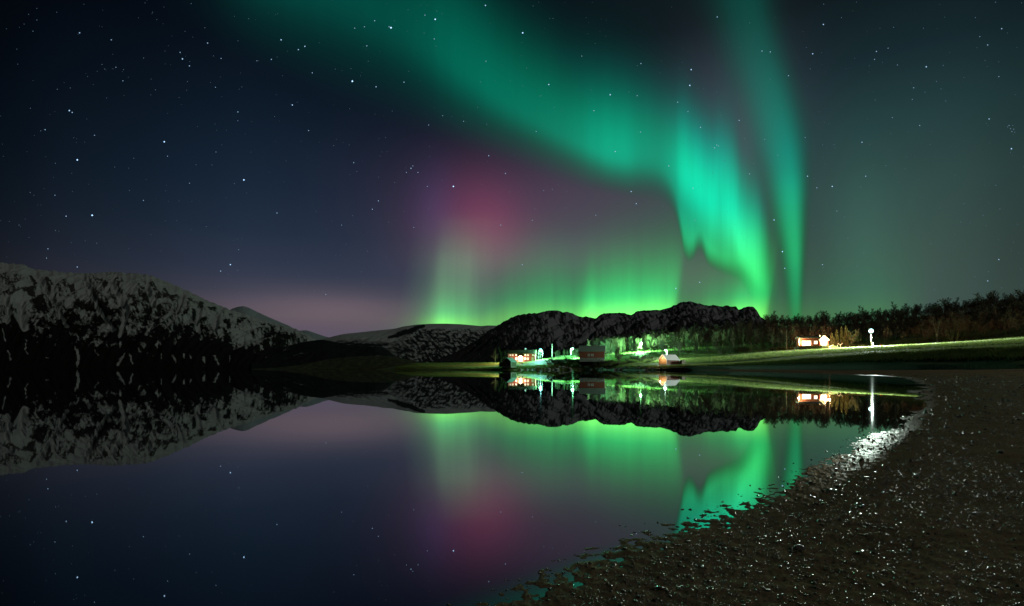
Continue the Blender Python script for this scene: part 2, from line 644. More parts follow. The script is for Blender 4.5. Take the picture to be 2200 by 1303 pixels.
def build_beach():
    m, nt, b = new_mat("wet_sand_and_silt")
    n1 = noise(nt, 3.0, 6)
    n2 = noise(nt, 45.0, 5, .65)
    n3 = noise(nt, .35, 3)
    mx = nt.nodes.new('ShaderNodeMix'); mx.data_type = 'RGBA'; mx.inputs[0].default_value = .45
    link(nt, cramp(nt, n1.outputs[0], [(.3, (.17, .13, .075)), (.7, (.32, .255, .155))]), mx.inputs[6])
    link(nt, cramp(nt, n2.outputs[0], [(.3, (.080, .060, .036)), (.7, (.38, .30, .185))]), mx.inputs[7])
    # damp and dark low down, dry and paler up the shore
    g0 = nt.nodes.new('ShaderNodeNewGeometry')
    s0 = nt.nodes.new('ShaderNodeSeparateXYZ'); link(nt, g0.outputs['Position'], s0.inputs[0])
    m0 = nt.nodes.new('ShaderNodeMapRange'); m0.inputs['From Min'].default_value = .02; m0.inputs['From Max'].default_value = 1.1
    m0.inputs['To Min'].default_value = .95; m0.inputs['To Max'].default_value = 2.6
    link(nt, s0.outputs[2], m0.inputs['Value'])
    vs = nt.nodes.new('ShaderNodeVectorMath'); vs.operation = 'SCALE'
    link(nt, mx.outputs[2], vs.inputs[0]); link(nt, m0.outputs[0], vs.inputs['Scale'])
    link(nt, vs.outputs[0], b.inputs['Base Color'])
    # wet close to the water level, drier up the shore
    g = nt.nodes.new('ShaderNodeNewGeometry')
    s = nt.nodes.new('ShaderNodeSeparateXYZ'); link(nt, g.outputs['Position'], s.inputs[0])
    mr = nt.nodes.new('ShaderNodeMapRange'); mr.inputs['From Min'].default_value = .002; mr.inputs['From Max'].default_value = .022
    mr.inputs['To Min'].default_value = .20; mr.inputs['To Max'].default_value = .60
    link(nt, s.outputs[2], mr.inputs['Value'])
    ad = nt.nodes.new('ShaderNodeMath'); ad.operation = 'MULTIPLY_ADD'; ad.inputs[1].default_value = .25
    link(nt, n1.outputs[0], ad.inputs[0]); link(nt, mr.outputs[0], ad.inputs[2])
    link(nt, ad.outputs[0], b.inputs['Roughness'])
    sp_ = nt.nodes.new('ShaderNodeMapRange'); sp_.inputs['From Min'].default_value = .001; sp_.inputs['From Max'].default_value = .008
    sp_.inputs['To Min'].default_value = .0006; sp_.inputs['To Max'].default_value = .0
    link(nt, s.outputs[2], sp_.inputs['Value']); link(nt, sp_.outputs[0], b.inputs['Specular IOR Level'])
    hs = nt.nodes.new('ShaderNodeMath'); hs.operation = 'MULTIPLY_ADD'; hs.inputs[1].default_value = .35
    link(nt, n2.outputs[0], hs.inputs[0]); link(nt, n1.outputs[0], hs.inputs[2])
    bm_ = nt.nodes.new('ShaderNodeMapRange'); bm_.inputs['From Min'].default_value = .003; bm_.inputs['From Max'].default_value = .035
    bm_.inputs['To Min'].default_value = .35; bm_.inputs['To Max'].default_value = .85
    link(nt, s.outputs[2], bm_.inputs['Value'])
    bn_ = nt.nodes.new('ShaderNodeBump'); bn_.inputs['Distance'].default_value = .016
    link(nt, hs.outputs[0], bn_.inputs['Height']); link(nt, bm_.outputs[0], bn_.inputs['Strength']); link(nt, bn_.outputs[0], b.inputs['Normal'])
    nr, nc = 980, 640
    py = np.geomspace(1, 900, nr)
    Y = H0 * FPX / (py[::-1] * 1.0)
    Y = np.concatenate([Y[Y < 300]])
    nr = len(Y)
    px = np.concatenate([np.linspace(600, 1000, 30)[:-1], np.linspace(1000, 2300, nc), np.linspace(2300, 4200, 60)[1:]])
    YY, PP = np.meshgrid(Y, px, indexing='ij')
    XX = (PP - 1100) / FPX * YY
    ZZ = beach_z(XX, YY)
    o = np_mesh("beach", np.stack([XX, YY, ZZ], -1).reshape(-1, 3), grid_faces(nr, len(px)), m)
    tag(o, kind='structure')


build_beach()

# ------------------------------------------------------------------ meadow and wooded slope behind it
MEADOW = [  # px, (Y, z|py) for foot(z), bank top, strip end, road, wood edge, brow
    (3200, (40, .95), (48, 730), (80, 708), (150, 676), (220, 672), (330, 604)),
    (2600, (50, 1.0), (60, 745), (100, 730), (200, 712), (230, 708), (380, 636)),
    (2200, (60, 1.0), (70, 752), (125, 739), (260, 727), (290, 722), (430, 658)),
    (1960, (82, 1.2), (92, 762), (150, 750), (300, 741), (330, 738), (460, 682)),
    (1871, (95, 1.25), (106, 765), (165, 755), (300, 745.5), (335, 744), (470, 692)),
    (1740, (135, 1.4), (148, 773), (200, 763), (305, 751), (345, 745), (480, 703)),
    (1640, (180, 1.4), (194, 779), (226, 771), (302, 757), (340, 753), (490, 706)),
    (1540, (225, 1.45), (238, 784), (255, 778.5), (300, 766), (332, 760), (500, 718)),
    (1480, (245, 1.4), (255, 786), (270, 781), (300, 770), (330, 763), (500, 724)),
    (1400, (258, .3), (266, 788.5), (290, 780), (305, 775), (330, 768), (520, 735)),
    (1340, (290, .1), (298, 787), (310, 779), (325, 771), (350, 765), (540, 744)),
    (1270, (318, 0), (322, 786), (328, 774), (340, 772.5), (365, 768), (560, 748)),
    (1200, (322, 0), (326, 786), (333, 771.5), (345, 769), (370, 768), (560, 769)),
    (1165, (320, 0), (326, 787), (335, 773), (347, 771.5), (370, 771), (540, 772)),
    (1140, (310, 0), (318, 788), (330, 781), (345, 777), (370, 776), (520, 776)),
    (1100, (290, -.1), (298, 789.5), (325, 784), (345, 779), (372, 778.5), (500, 778)),
    (1060, (300, -.2), (312, 790.5), (335, 786), (350, 780), (390, 779), (520, 779)),
    (980, (312, -.2), (326, 789.5), (345, 785.5), (375, 780.5), (410, 779.5), (560, 780)),
    (890, (322, -.2), (336, 789), (352, 786), (385, 781), (420, 780), (600, 782)),
    (840, (330, -.6), (345, 791), (360, 790), (395, 789), (430, 789), (600, 790)),
    (790, (340, -1.5), (352, 797), (366, 798), (400, 798), (440, 798), (620, 798)),
]
_tpx = np.array([r[0] for r in MEADOW][::-1], float)
_fine = np.arange(700, 3250, 4.0)
_MY, _MZ = [], []
for k in range(6):
    Yk = np.array([r[1 + k][0] for r in MEADOW][::-1], float)
    vk = np.array([r[1 + k][1] for r in MEADOW][::-1], float)
    Zk = vk if k == 0 else H0 + (HOR - vk) / FPX * Yk
    ker = np.exp(-.5 * (np.arange(-12, 13) / 4.5) ** 2); ker /= ker.sum()
    for src, dst in ((Yk, _MY), (Zk, _MZ)):
        a = np.interp(_fine, _tpx, src)
        a = np.convolve(np.pad(a, 12, mode='edge'), ker, mode='valid')
        dst.append(a)
_MY.append(_MY[5] + 320); _MZ.append(_MZ[5] * .8)
_MY, _MZ = np.array(_MY), np.array(_MZ)
ROUGH = np.array([.05, .30, .10, .10, .25, .8, 1.0])


def meadow_key(px, k):
    return np.interp(px, _fine, _MY[k]), np.interp(px, _fine, _MZ[k])


def meadow_z(X, Y):
    X, Y = np.asarray(X, float), np.asarray(Y, float)
    px = 1100 + X / Y * FPX
    ys = [np.interp(px, _fine, _MY[k]) for k in range(7)]
    zs = [np.interp(px, _fine, _MZ[k]) for k in range(7)]
    z = zs[0].copy() if hasattr(zs[0], 'copy') else zs[0]
    r = np.full(np.shape(Y), ROUGH[0])
    for k in range(6):
        t = np.clip((Y - ys[k]) / (ys[k + 1] - ys[k]), 0, 1)
        z = np.where(Y > ys[k], zs[k] + (zs[k + 1] - zs[k]) * t, z)
        r = np.where(Y > ys[k], ROUGH[k] + (ROUGH[k + 1] - ROUGH[k]) * t, r)
    mid = (Y > ys[2]) & (Y < ys[3]) & (px > 1640)
    t = np.clip((Y - ys[2]) / np.maximum(ys[3] - ys[2], 1), 0, 1)
    r = r + np.where(mid, .32 * np.sin(np.pi * t) ** .7, 0)
    return z + r * fbm(X * .22, Y * .22, 11, 4) + .35 * r * fbm(X * .9, Y * .9, 12, 2)


def ground(px, Y):
    """Point on the meadow at a photo column and depth."""
    X = (px - 1100) / FPX * Y
    return Vector((X, Y, float(meadow_z(np.array([X]), np.array([Y]))[0])))


def mat_grass():
    m, nt, b = new_mat("autumn_grass")
    a = noise(nt, .08, 5)
    c = noise(nt, 2.2, 5, .65)
    mx = nt.nodes.new('ShaderNodeMix'); mx.data_type = 'RGBA'; mx.inputs[0].default_value = .5
    link(nt, cramp(nt, a.outputs[0], [(.35, (.085, .145, .030)), (.65, (.17, .19, .055))]), mx.inputs[6])
    link(nt, cramp(nt, c.outputs[0], [(.3, (.045, .085, .018)), (.7, (.18, .21, .06))]), mx.inputs[7])
    link(nt, mx.outputs[2], b.inputs['Base Color'])
    b.inputs['Roughness'].default_value = .8
    b.inputs['Specular IOR Level'].default_value = .25
    bump(nt, b, c.outputs[0], .9, .5)
    return m


GRASS = mat_grass()


def build_meadow():
    px = np.concatenate([np.linspace(780, 1030, 60)[:-1], np.linspace(1030, 2240, 470), np.linspace(2240, 3200, 60)[1:]])
    rows = []
    for k, n in enumerate([9, 18, 34, 10, 16, 5]):
        y0, y1 = meadow_key(px, k)[0], meadow_key(px, k + 1)[0]
        for j in range(n):
            rows.append(y0 + (y1 - y0) * j / n)
    rows.append(meadow_key(px, 6)[0])
    YY = np.array(rows)
    XX = (px[None, :] - 1100) / FPX * YY
    ZZ = meadow_z(XX, YY)
    sk = np.stack([XX[:1], YY[:1] - .2, ZZ[:1] * 0 - .8], -1)         # the bank's foot goes down into the sand
    V = np.concatenate([sk, np.stack([XX, YY, ZZ], -1)], 0)
    o = np_mesh("meadow", V.reshape(-1, 3), grid_faces(V.shape[0], V.shape[1]), GRASS)
    tag(o, kind='structure')


build_meadow()


def build_road():
    m = mat_noise("pale_gravel", (.20, .19, .17), (.34, .32, .29), .9, 3.0, .5, .05)
    px = np.linspace(1560, 2600, 320)
    yc = meadow_key(px, 3)[0]
    V = []
    for dy in (-2.6, -1.2, 0, 1.2, 2.6):
        Y = yc + dy
        X = (px - 1100) / FPX * Y
        Z = meadow_z((px - 1100) / FPX * yc, yc) + .16 - .02 * abs(dy)
        V.append(np.stack([X, Y, Z], -1))
    V = [np.stack([V[0][:, 0], V[0][:, 1] - .3, V[0][:, 2] - .8], -1)] + V
    V = np.array(V)
    o = np_mesh("road", V.reshape(-1, 3), grid_faces(V.shape[0], V.shape[1]), m)
    tag(o, kind='structure')
    # the slip of bare ground by the boathouse
    V = []
    for j, t in enumerate(np.linspace(0, 1, 14)):
        row = []
        for w in np.linspace(-1, 1, 5):
            p = 1380 + t * 40
            Y = 262 + t * 12 + w * 2.0
            X = (p - 1100) / FPX * Y
            row.append((X, Y, float(meadow_z(np.array([X]), np.array([Y]))[0]) + .14 - .1 * abs(w)))
        V.append(row)
    V = np.array(V)
    tag(np_mesh("path", V.reshape(-1, 3), grid_faces(14, 5), m), kind='structure')


build_road()


# ------------------------------------------------------------------ mountains
def mat_mountain(name, rock, snow, sc, lowveg=(.010, .010, .008), treeline=0):
    m, nt, b = new_mat(name)
    at_ = nt.nodes.new('ShaderNodeAttribute'); at_.attribute_name = 'snow'
    n = noise(nt, sc, 8, .72, stretch=(1, 1, .7))
    ad = nt.nodes.new('ShaderNodeMath'); ad.operation = 'MULTIPLY_ADD'; ad.inputs[1].default_value = 2.6; ad.inputs[2].default_value = -1.3
    link(nt, n.outputs[0], ad.inputs[0])
    sm = nt.nodes.new('ShaderNodeMath'); sm.operation = 'ADD'
    link(nt, ad.outputs[0], sm.inputs[0]); link(nt, at_.outputs['Fac'], sm.inputs[1])
    f = cramp(nt, sm.outputs[0], [(.22, (0, 0, 0)), (.80, (1, 1, 1))])
    mx = nt.nodes.new('ShaderNodeMix'); mx.data_type = 'RGBA'
    link(nt, f, mx.inputs[0])
    v2 = noise(nt, sc * 4, 4)
    if treeline:                                          # bare rock above, dark heath and scrub below
        g = nt.nodes.new('ShaderNodeNewGeometry')
        sz = nt.nodes.new('ShaderNodeSeparateXYZ'); link(nt, g.outputs['Position'], sz.inputs[0])
        wob = nt.nodes.new('ShaderNodeMath'); wob.operation = 'MULTIPLY_ADD'; wob.inputs[1].default_value = 160
        link(nt, n.outputs[0], wob.inputs[0]); link(nt, sz.outputs[2], wob.inputs[2])
        tr = nt.nodes.new('ShaderNodeMapRange'); tr.inputs['From Min'].default_value = treeline; tr.inputs['From Max'].default_value = treeline + 120
        link(nt, wob.outputs[0], tr.inputs['Value'])
        m2 = nt.nodes.new('ShaderNodeMix'); m2.data_type = 'RGBA'
        link(nt, tr.outputs[0], m2.inputs[0])
        link(nt, cramp(nt, v2.outputs[0], [(.3, (.006, .006, .005)), (.7, (.018, .018, .014))]), m2.inputs[6])
        link(nt, cramp(nt, v2.outputs[0], [(.3, lowveg), (.7, rock)]), m2.inputs[7])
        link(nt, m2.outputs[2], mx.inputs[6])
    else:
        link(nt, cramp(nt, v2.outputs[0], [(.3, lowveg), (.7, rock)]), mx.inputs[6])
    mx.inputs[7].default_value = (*snow, 1)
    link(nt, mx.outputs[2], b.inputs['Base Color'])
    b.inputs['Roughness'].default_value = .85
    b.inputs['Specular IOR Level'].default_value = .1
    bump(nt, b, n.outputs[0], .7, 2.5 / sc * .12)
    return m


def dist_poly(PX, PY, pts, w):
    """1 on a polyline drawn over the face (photo pixels), falling to 0 at w pixels."""
    d = np.full(PX.shape, 1e9)
    for (ax, ay), (bx, by) in zip(pts[:-1], pts[1:]):
        ex, ey = bx - ax, by - ay
        t = np.clip(((PX - ax) * ex + (PY - ay) * ey) / (ex * ex + ey * ey + 1e-9), 0, 1)
        d = np.minimum(d, np.hypot(PX - ax - t * ex, PY - ay - t * ey))
    return np.clip(1 - d / w, 0, 1)


def mountain(name, ridge, Yr, Yb, mat, cols, rows, relief, snowf, px_rng, jag=0.0, power=1.0, seed=0, zb=-6.0, back=900, shear=.35, wave=90.0):
    rx = np.array([p[0] for p in ridge], float)
    ry = np.array([p[1] for p in ridge], float)
    px = np.linspace(*px_rng, cols)
    v = (HOR - np.interp(px, rx, ry)) / FPX
    k = np.exp(-.5 * (np.arange(-3, 4) / 1.1) ** 2); k /= k.sum()
    v = np.convolve(np.pad(v, 3, mode='edge'), k, mode='valid')
    u = (px - 1100) / FPX
    zr = H0 + v * Yr + jag * fbm(px * .09, px * 0 + seed, seed + 5, 4)
    t = np.concatenate([np.linspace(0, 1, rows), 1 + np.linspace(.08, 1, 8)])
    T, U = np.meshgrid(t, u, indexing='ij')
    ZR = np.broadcast_to(zr, T.shape)
    Yf = np.where(T <= 1, Yb + (Yr - Yb) * T, Yr + back * (T - 1))
    g = np.where(T <= 1, np.clip(T, 0, 1) ** power, 1 - .75 * (T - 1) ** 1.3)
    Z = zb + (ZR - zb) * g
    XR = U * Yr
    env = np.where(T <= 1, np.sin(np.pi * np.clip(T, 0, 1)) ** .6, 0)
    gx = (XR + shear * (1 - T) * (Yr - Yb)) / wave
    gul = fbm(gx + .5 * fbm(gx * .6, T * 2.0, seed + 1, 3), T * 1.3, seed, 5, .55, ridged=True)
    lump = fbm(gx * .6, T * 5, seed + 3, 5, .6)
    PXf = np.broadcast_to(px, T.shape)
    PYf = HOR - (Z - H0) / Yf * FPX
    snow, carve = snowf(T, PXf, PYf, gul, lump, gx)
    Z = Z + relief * env * (gul * .7 + lump * .5) - carve * relief * .7 * env
    # the face never stands above its own skyline
    Z = np.where(T < 1, np.minimum(Z, H0 + (ZR - H0) / Yr * Yf * .997), Z)
    Z = np.maximum(Z, zb)
    X = U * Yf
    o = np_mesh(name, np.stack([X, Yf, Z], -1).reshape(-1, 3), grid_faces(*T.shape), mat, True, {'snow': np.clip(snow, -.5, 1.5)})
    tag(o, kind='structure')
    return o


def build_mountains():
    ROCK = (.10, .098, .092)
    left_ridge = [(-700, 650), (-400, 585), (-150, 562), (-60, 560), (0, 564), (29, 568), (49, 568), (72, 579), (108, 582), (144, 586), (170, 587), (203, 587),
                  (229, 584), (249, 585), (278, 587), (311, 589), (343, 599), (376, 613), (409, 628), (435, 641), (464, 654), (497, 666), (540, 679), (572, 690),
                  (605, 699), (638, 708), (670, 725), (703, 743), (730, 757), (770, 772), (820, 786), (870, 794)]
    cz = lambda L: [(x * .3273, 540 + y * .3273) for x, y in L]
    coul = [(cz(a), w) for a, w in (
        ([(230, 150), (280, 230), (350, 340), (400, 430), (435, 500)], 5), ([(355, 190), (350, 330)], 4), ([(540, 160), (610, 310), (665, 410)], 5),
        ([(665, 410), (720, 480), (745, 540)], 4), ([(725, 210), (790, 330), (822, 420), (815, 490), (792, 555)], 6), ([(760, 160), (700, 260), (730, 300)], 4),
        ([(955, 220), (985, 300), (1000, 345)], 4), ([(1310, 390), (1290, 470), (1310, 545)], 5), ([(1445, 390), (1410, 455), (1420, 530)], 5),
        ([(140, 340), (130, 420), (170, 500)], 8), ([(30, 340), (60, 420), (40, 480)], 7), ([(1200, 300), (1160, 420)], 4), ([(1000, 480), (960, 560)], 4))]
    tong = [(cz(a), w) for a, w in (
        ([(490, 545), (510, 590), (517, 620)], 3.2), ([(492, 658), (515, 700), (512, 735), (506, 765)], 5), ([(815, 690), (795, 720), (775, 750)], 6),
        ([(850, 690), (862, 720), (870, 745)], 3.5), ([(625, 665), (641, 706)], 3), ([(54, 660), (72, 722)], 3.5), ([(1058, 690), (1056, 718)], 2.5),
        ([(1128, 690), (1160, 742)], 3.2), ([(1208, 690), (1207, 715)], 2.5), ([(1245, 700), (1256, 720)], 2.5), ([(1332, 705), (1346, 740)], 4),
        ([(1405, 700), (1437, 745)], 3.5), ([(1748, 705), (1772, 730)], 3), ([(172, 600), (168, 650), (182, 690)], 2.8), ([(790, 610), (790, 630)], 5),
        ([(960, 690), (975, 682)], 2.5), ([(1035, 600), (1025, 640)], 4), ([(1650, 600), (1690, 590)], 2.5), ([(1880, 600), (2030, 715)], 1.6),
        ([(1960, 620), (2060, 690)], 1.4), ([(2090, 610), (2140, 640)], 1.4), ([(305, 710), (316, 716)], 2.5), ([(20, 545), (36, 580)], 2.5),
        ([(1510, 690), (1512, 735)], 2), ([(1960, 715), (1980, 735)], 2), ([(1700, 640), (1730, 660)], 2))]

    dz = lambda L: [(x * .391, 537 + y * .391) for x, y in L]
    RIBS = [(dz(a), w) for a, w in (
        ([(150, 140), (250, 240), (330, 350)], 7), ([(235, 130), (270, 190), (300, 250)], 9), ([(330, 150), (400, 230), (430, 330)], 11), ([(440, 150), (500, 250), (560, 310)], 7),
        ([(520, 150), (590, 220), (640, 290)], 10), ([(625, 130), (650, 200), (665, 250)], 6), ([(760, 230), (800, 280)], 13), ([(560, 335), (655, 350)], 11), ([(170, 240), (230, 340)], 18),
        ([(20, 250), (140, 235)], 10), ([(840, 195), (862, 260)], 9), ([(880, 260), (980, 280)], 9), ([(960, 205), (1080, 245), (1200, 300)], 4), ([(1140, 330), (1245, 325)], 8),
        ([(380, 340), (520, 330)], 10), ([(720, 330), (790, 300)], 9), ([(20, 380), (110, 420)], 12), ([(480, 130), (500, 170)], 7), ([(1200, 340), (1250, 420)], 9), ([(700, 250), (740, 290)], 8))]

    def snow_left(T, PX, PY, gul, lump, gx):
        h = (790 - PY) / np.maximum(790 - np.interp(PX, [r[0] for r in left_ridge], [r[1] for r in left_ridge]), 6)
        rib = -gul
        big = fbm(PX * .011, PY * .018, 77, 4)
        rid = fbm((PX + .5 * (PY - 700)) * .040, (PY - .25 * PX) * .016, 83, 5, .6, ridged=True)
        S = .50 + 1.2 * (h - .60) + .35 * (.5 - gul) + 1.25 * (rid - .45) + .8 * lump + .8 * big + 1.3 * fbm((PX - .5 * PY) * .16, (PY + .5 * PX) * .05, 78, 5, .68)
        lo = sstep(h + .25 * big + .3 * fbm(PX * .08, PY * .08, 79, 4, .6), .16, .46)
        S = S * lo - .55 * (1 - lo)
        S = S + 1.2 * sstep(h, .86, .98)
        right = sstep(PX, 440, 640)
        S = S - .35 * right * (1 - sstep(h, .75, 1.0)) * (1 - .7 * sstep(lump, .0, .4))
        rb = np.zeros_like(S)                             # bare rock ribs between the couloirs
        wx, wy = 7 * fbm(PX * .06, PY * .06, 25, 3), 6 * fbm(PX * .06, PY * .06, 26, 3)
        for pts, w in RIBS:
            rb = np.maximum(rb, dist_poly(PX + wx, PY + wy, pts, w))
        S = S - 1.0 * sstep(rb, .05, .8) * (.55 + .9 * np.clip(fbm(PX * .11, PY * .16, 27, 4, .65) + .4, 0, 1))
        cv = np.zeros_like(S)
        for pts, w in coul:
            cv = np.maximum(cv, dist_poly(PX + 6 * fbm(PX * .05, PY * .05, 21, 2), PY, pts, w * 1.7))
        S = np.maximum(S, sstep(cv, .15, .7) * 1.4 - .3)
        tg = np.zeros_like(S)
        for pts, w in tong:
            tg = np.maximum(tg, dist_poly(PX + 4 * fbm(PX * .12, PY * .12, 22, 3), PY + 3 * fbm(PX * .2, PY * .2, 23, 2), pts, w * .95))
        S = np.maximum(S, sstep(tg, .05, .8) * 1.35 - .5)
        return S + .1, cv
    mountain("left_mountain", left_ridge, 3000, 1500, mat_mountain("snow_and_rock_left", ROCK, (.50, .56, .545), .034, (.02, .02, .018), 285), 760, 240, 38, snow_left, (-700, 870), jag=10, power=.95, seed=31, zb=-6)

    mid_ridge = [(560, 760), (650, 735), (690, 730), (707, 732), (729, 737), (760, 738), (805, 739), (838, 751), (851, 766), (880, 778), (930, 790)]

    def snow_mid(T, PX, PY, gul, lump, gx):
        return -.35 + 1.4 * lump + .3 * sstep(T, .75, 1) + .2 * gul, 0 * T
    mountain("low_ridge", mid_ridge, 1900, 1400, mat_mountain("dark_scrub_ridge", (.03, .03, .03), (.4, .43, .42), .03), 160, 60, 8, snow_mid, (540, 940), jag=2, seed=44, wave=60)

    def snow_far(T, PX, PY, gul, lump, gx):
        return 1.0 + 0 * T, 0 * T
    A1 = [(440, 720), (470, 690), (497, 664), (511, 659.5), (523, 658), (536, 662), (549, 669), (582, 684), (620, 700), (660, 722)]
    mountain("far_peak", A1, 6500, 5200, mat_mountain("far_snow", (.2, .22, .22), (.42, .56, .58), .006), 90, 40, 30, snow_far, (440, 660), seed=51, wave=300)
    B1 = [(600, 730), (641, 711), (659, 710), (677, 716), (694, 722), (720, 729), (760, 740)]
    mountain("far_shoulder", B1, 7500, 6200, bpy.data.materials["far_snow"], 70, 40, 20, snow_far, (600, 760), seed=52, wave=300)

    plat = [(640, 744), (680, 732), (707, 725.5), (722, 721.5), (742, 717.5), (773, 714.5), (805, 711), (838, 707.7), (851, 706), (866, 702), (893, 698), (925, 696), (958, 695.7),
            (991, 697), (1034, 701), (1048, 699.6), (1065, 700), (1120, 703), (1250, 715), (1350, 740)]

    def snow_plat(T, PX, PY, gul, lump, gx):
        st = fbm((PX + 1.0 * PY) * .06, (PY - PX * .9) * .16, 61, 5, .6)          # streaks running down to the right
        band = sstep(PY, 702, 716) * sstep(PX, 830, 900)
        S = 1.15 - band * (.72 + .15 * sstep(PY, 715, 735)) + 1.7 * st * (.2 + band)
        low = sstep(PY, 722, 745) * (1 - sstep(PX, 820, 900))
        S = S - low * (.9 - 1.1 * lump)
        crag = dist_poly(PX, PY + 4 * lump, [(910, 701), (893, 706), (880, 713), (858, 719), (836, 727)], 6)
        return S - 1.3 * sstep(crag, .1, .7), 0 * T
    mountain("snowy_plateau", plat, 5000, 3300, mat_mountain("plateau_snow", (.05, .05, .05), (.60, .66, .645), .012), 330, 130, 18, snow_plat, (640, 1350), seed=62, power=.85, wave=160)

    cen = [(840, 796), (900, 785), (925, 778), (947, 770), (991, 751), (1024, 731), (1056, 707), (1064, 703), (1078, 694), (1086, 690), (1100, 682), (1114, 676.6), (1137, 674), (1159, 673),
           (1172, 668), (1186, 667.5), (1197, 667), (1210, 671.5), (1229, 671.5), (1239, 680), (1261, 681), (1280, 685), (1290, 675.7), (1304, 673), (1318, 672.5), (1340, 672.5),
           (1356, 678), (1369, 668), (1382, 668), (1410, 666), (1426, 665.5), (1452, 655), (1468, 648.6), (1484, 648), (1503, 653.4), (1522, 657.5), (1535, 655), (1547, 659), (1560, 657.5),
           (1582, 659), (1586, 667), (1598, 661), (1617, 658), (1627, 668), (1634, 682), (1680, 705), (1800, 740), (1900, 760)]

    def snow_cen(T, PX, PY, gul, lump, gx):
        top = np.interp(PX, [c[0] for c in cen], [c[1] for c in cen])
        d = PY - top
        st = fbm((PX + 1.0 * PY) * .05, (PY - PX * .8) * .13, 71, 5, .62)
        st2 = fbm((PX + .6 * PY) * .12, (PY - PX * .55) * .25, 72, 4, .6)
        S = .40 + 1.9 * st + 1.1 * st2 - .3 * (gul - .5)
        low = sstep(d, 24, 60) * sstep(PX, 1290, 1340)
        flank = 1 - sstep(PX + .6 * (PY - 700), 1085, 1170)
        S = S - .5 * low - .42 * flank - .6 * sstep(PY, 738, 762)
        for pts, w, a in (([(1185, 700), (1196, 724), (1204, 752)], 14, .5), ([(1225, 682), (1212, 705), (1200, 735)], 8, .5), ([(1282, 705), (1268, 722), (1240, 742)], 14, .55),
                          ([(1400, 695), (1412, 706)], 14, .7), ([(1168, 676), (1180, 700), (1192, 720)], 5, .9), ([(1225, 672), (1238, 690)], 7, .7),
                          ([(1400, 668), (1440, 700), (1470, 712)], 6, .6), ([(1500, 668), (1560, 690)], 12, .4), ([(1320, 700), (1290, 712)], 14, .5)):
            S = S + a * sstep(dist_poly(PX + 5 * st2, PY, pts, w), 0, .8)
        return S, 0 * T
    mountain("craggy_mountain", cen, 2600, 1350, mat_mountain("snow_and_rock_crags", (.040, .040, .041), (.27, .285, .305), .03), 620, 170, 42, snow_cen, (840, 1900), jag=7, power=.92, seed=73, wave=70)

    kn = [(540, 793), (600, 790), (640, 785), (700, 773), (740, 768), (770, 766), (800, 765.5), (830, 765), (855, 768), (880, 774), (910, 780), (950, 784), (1000, 787), (1060, 791)]

    def snow_kn(T, PX, PY, gul, lump, gx):
        return 0 * T, 0 * T
    o = mountain("knoll", kn, 760, 610, mat_noise("rough_heath", (.022, .026, .008), (.085, .080, .028), .9, .12, 1.0, 1.5), 200, 60, 3.0, snow_kn, (540, 1060), jag=.6, power=.75, seed=81, zb=-.8, back=150, wave=14)


build_mountains()


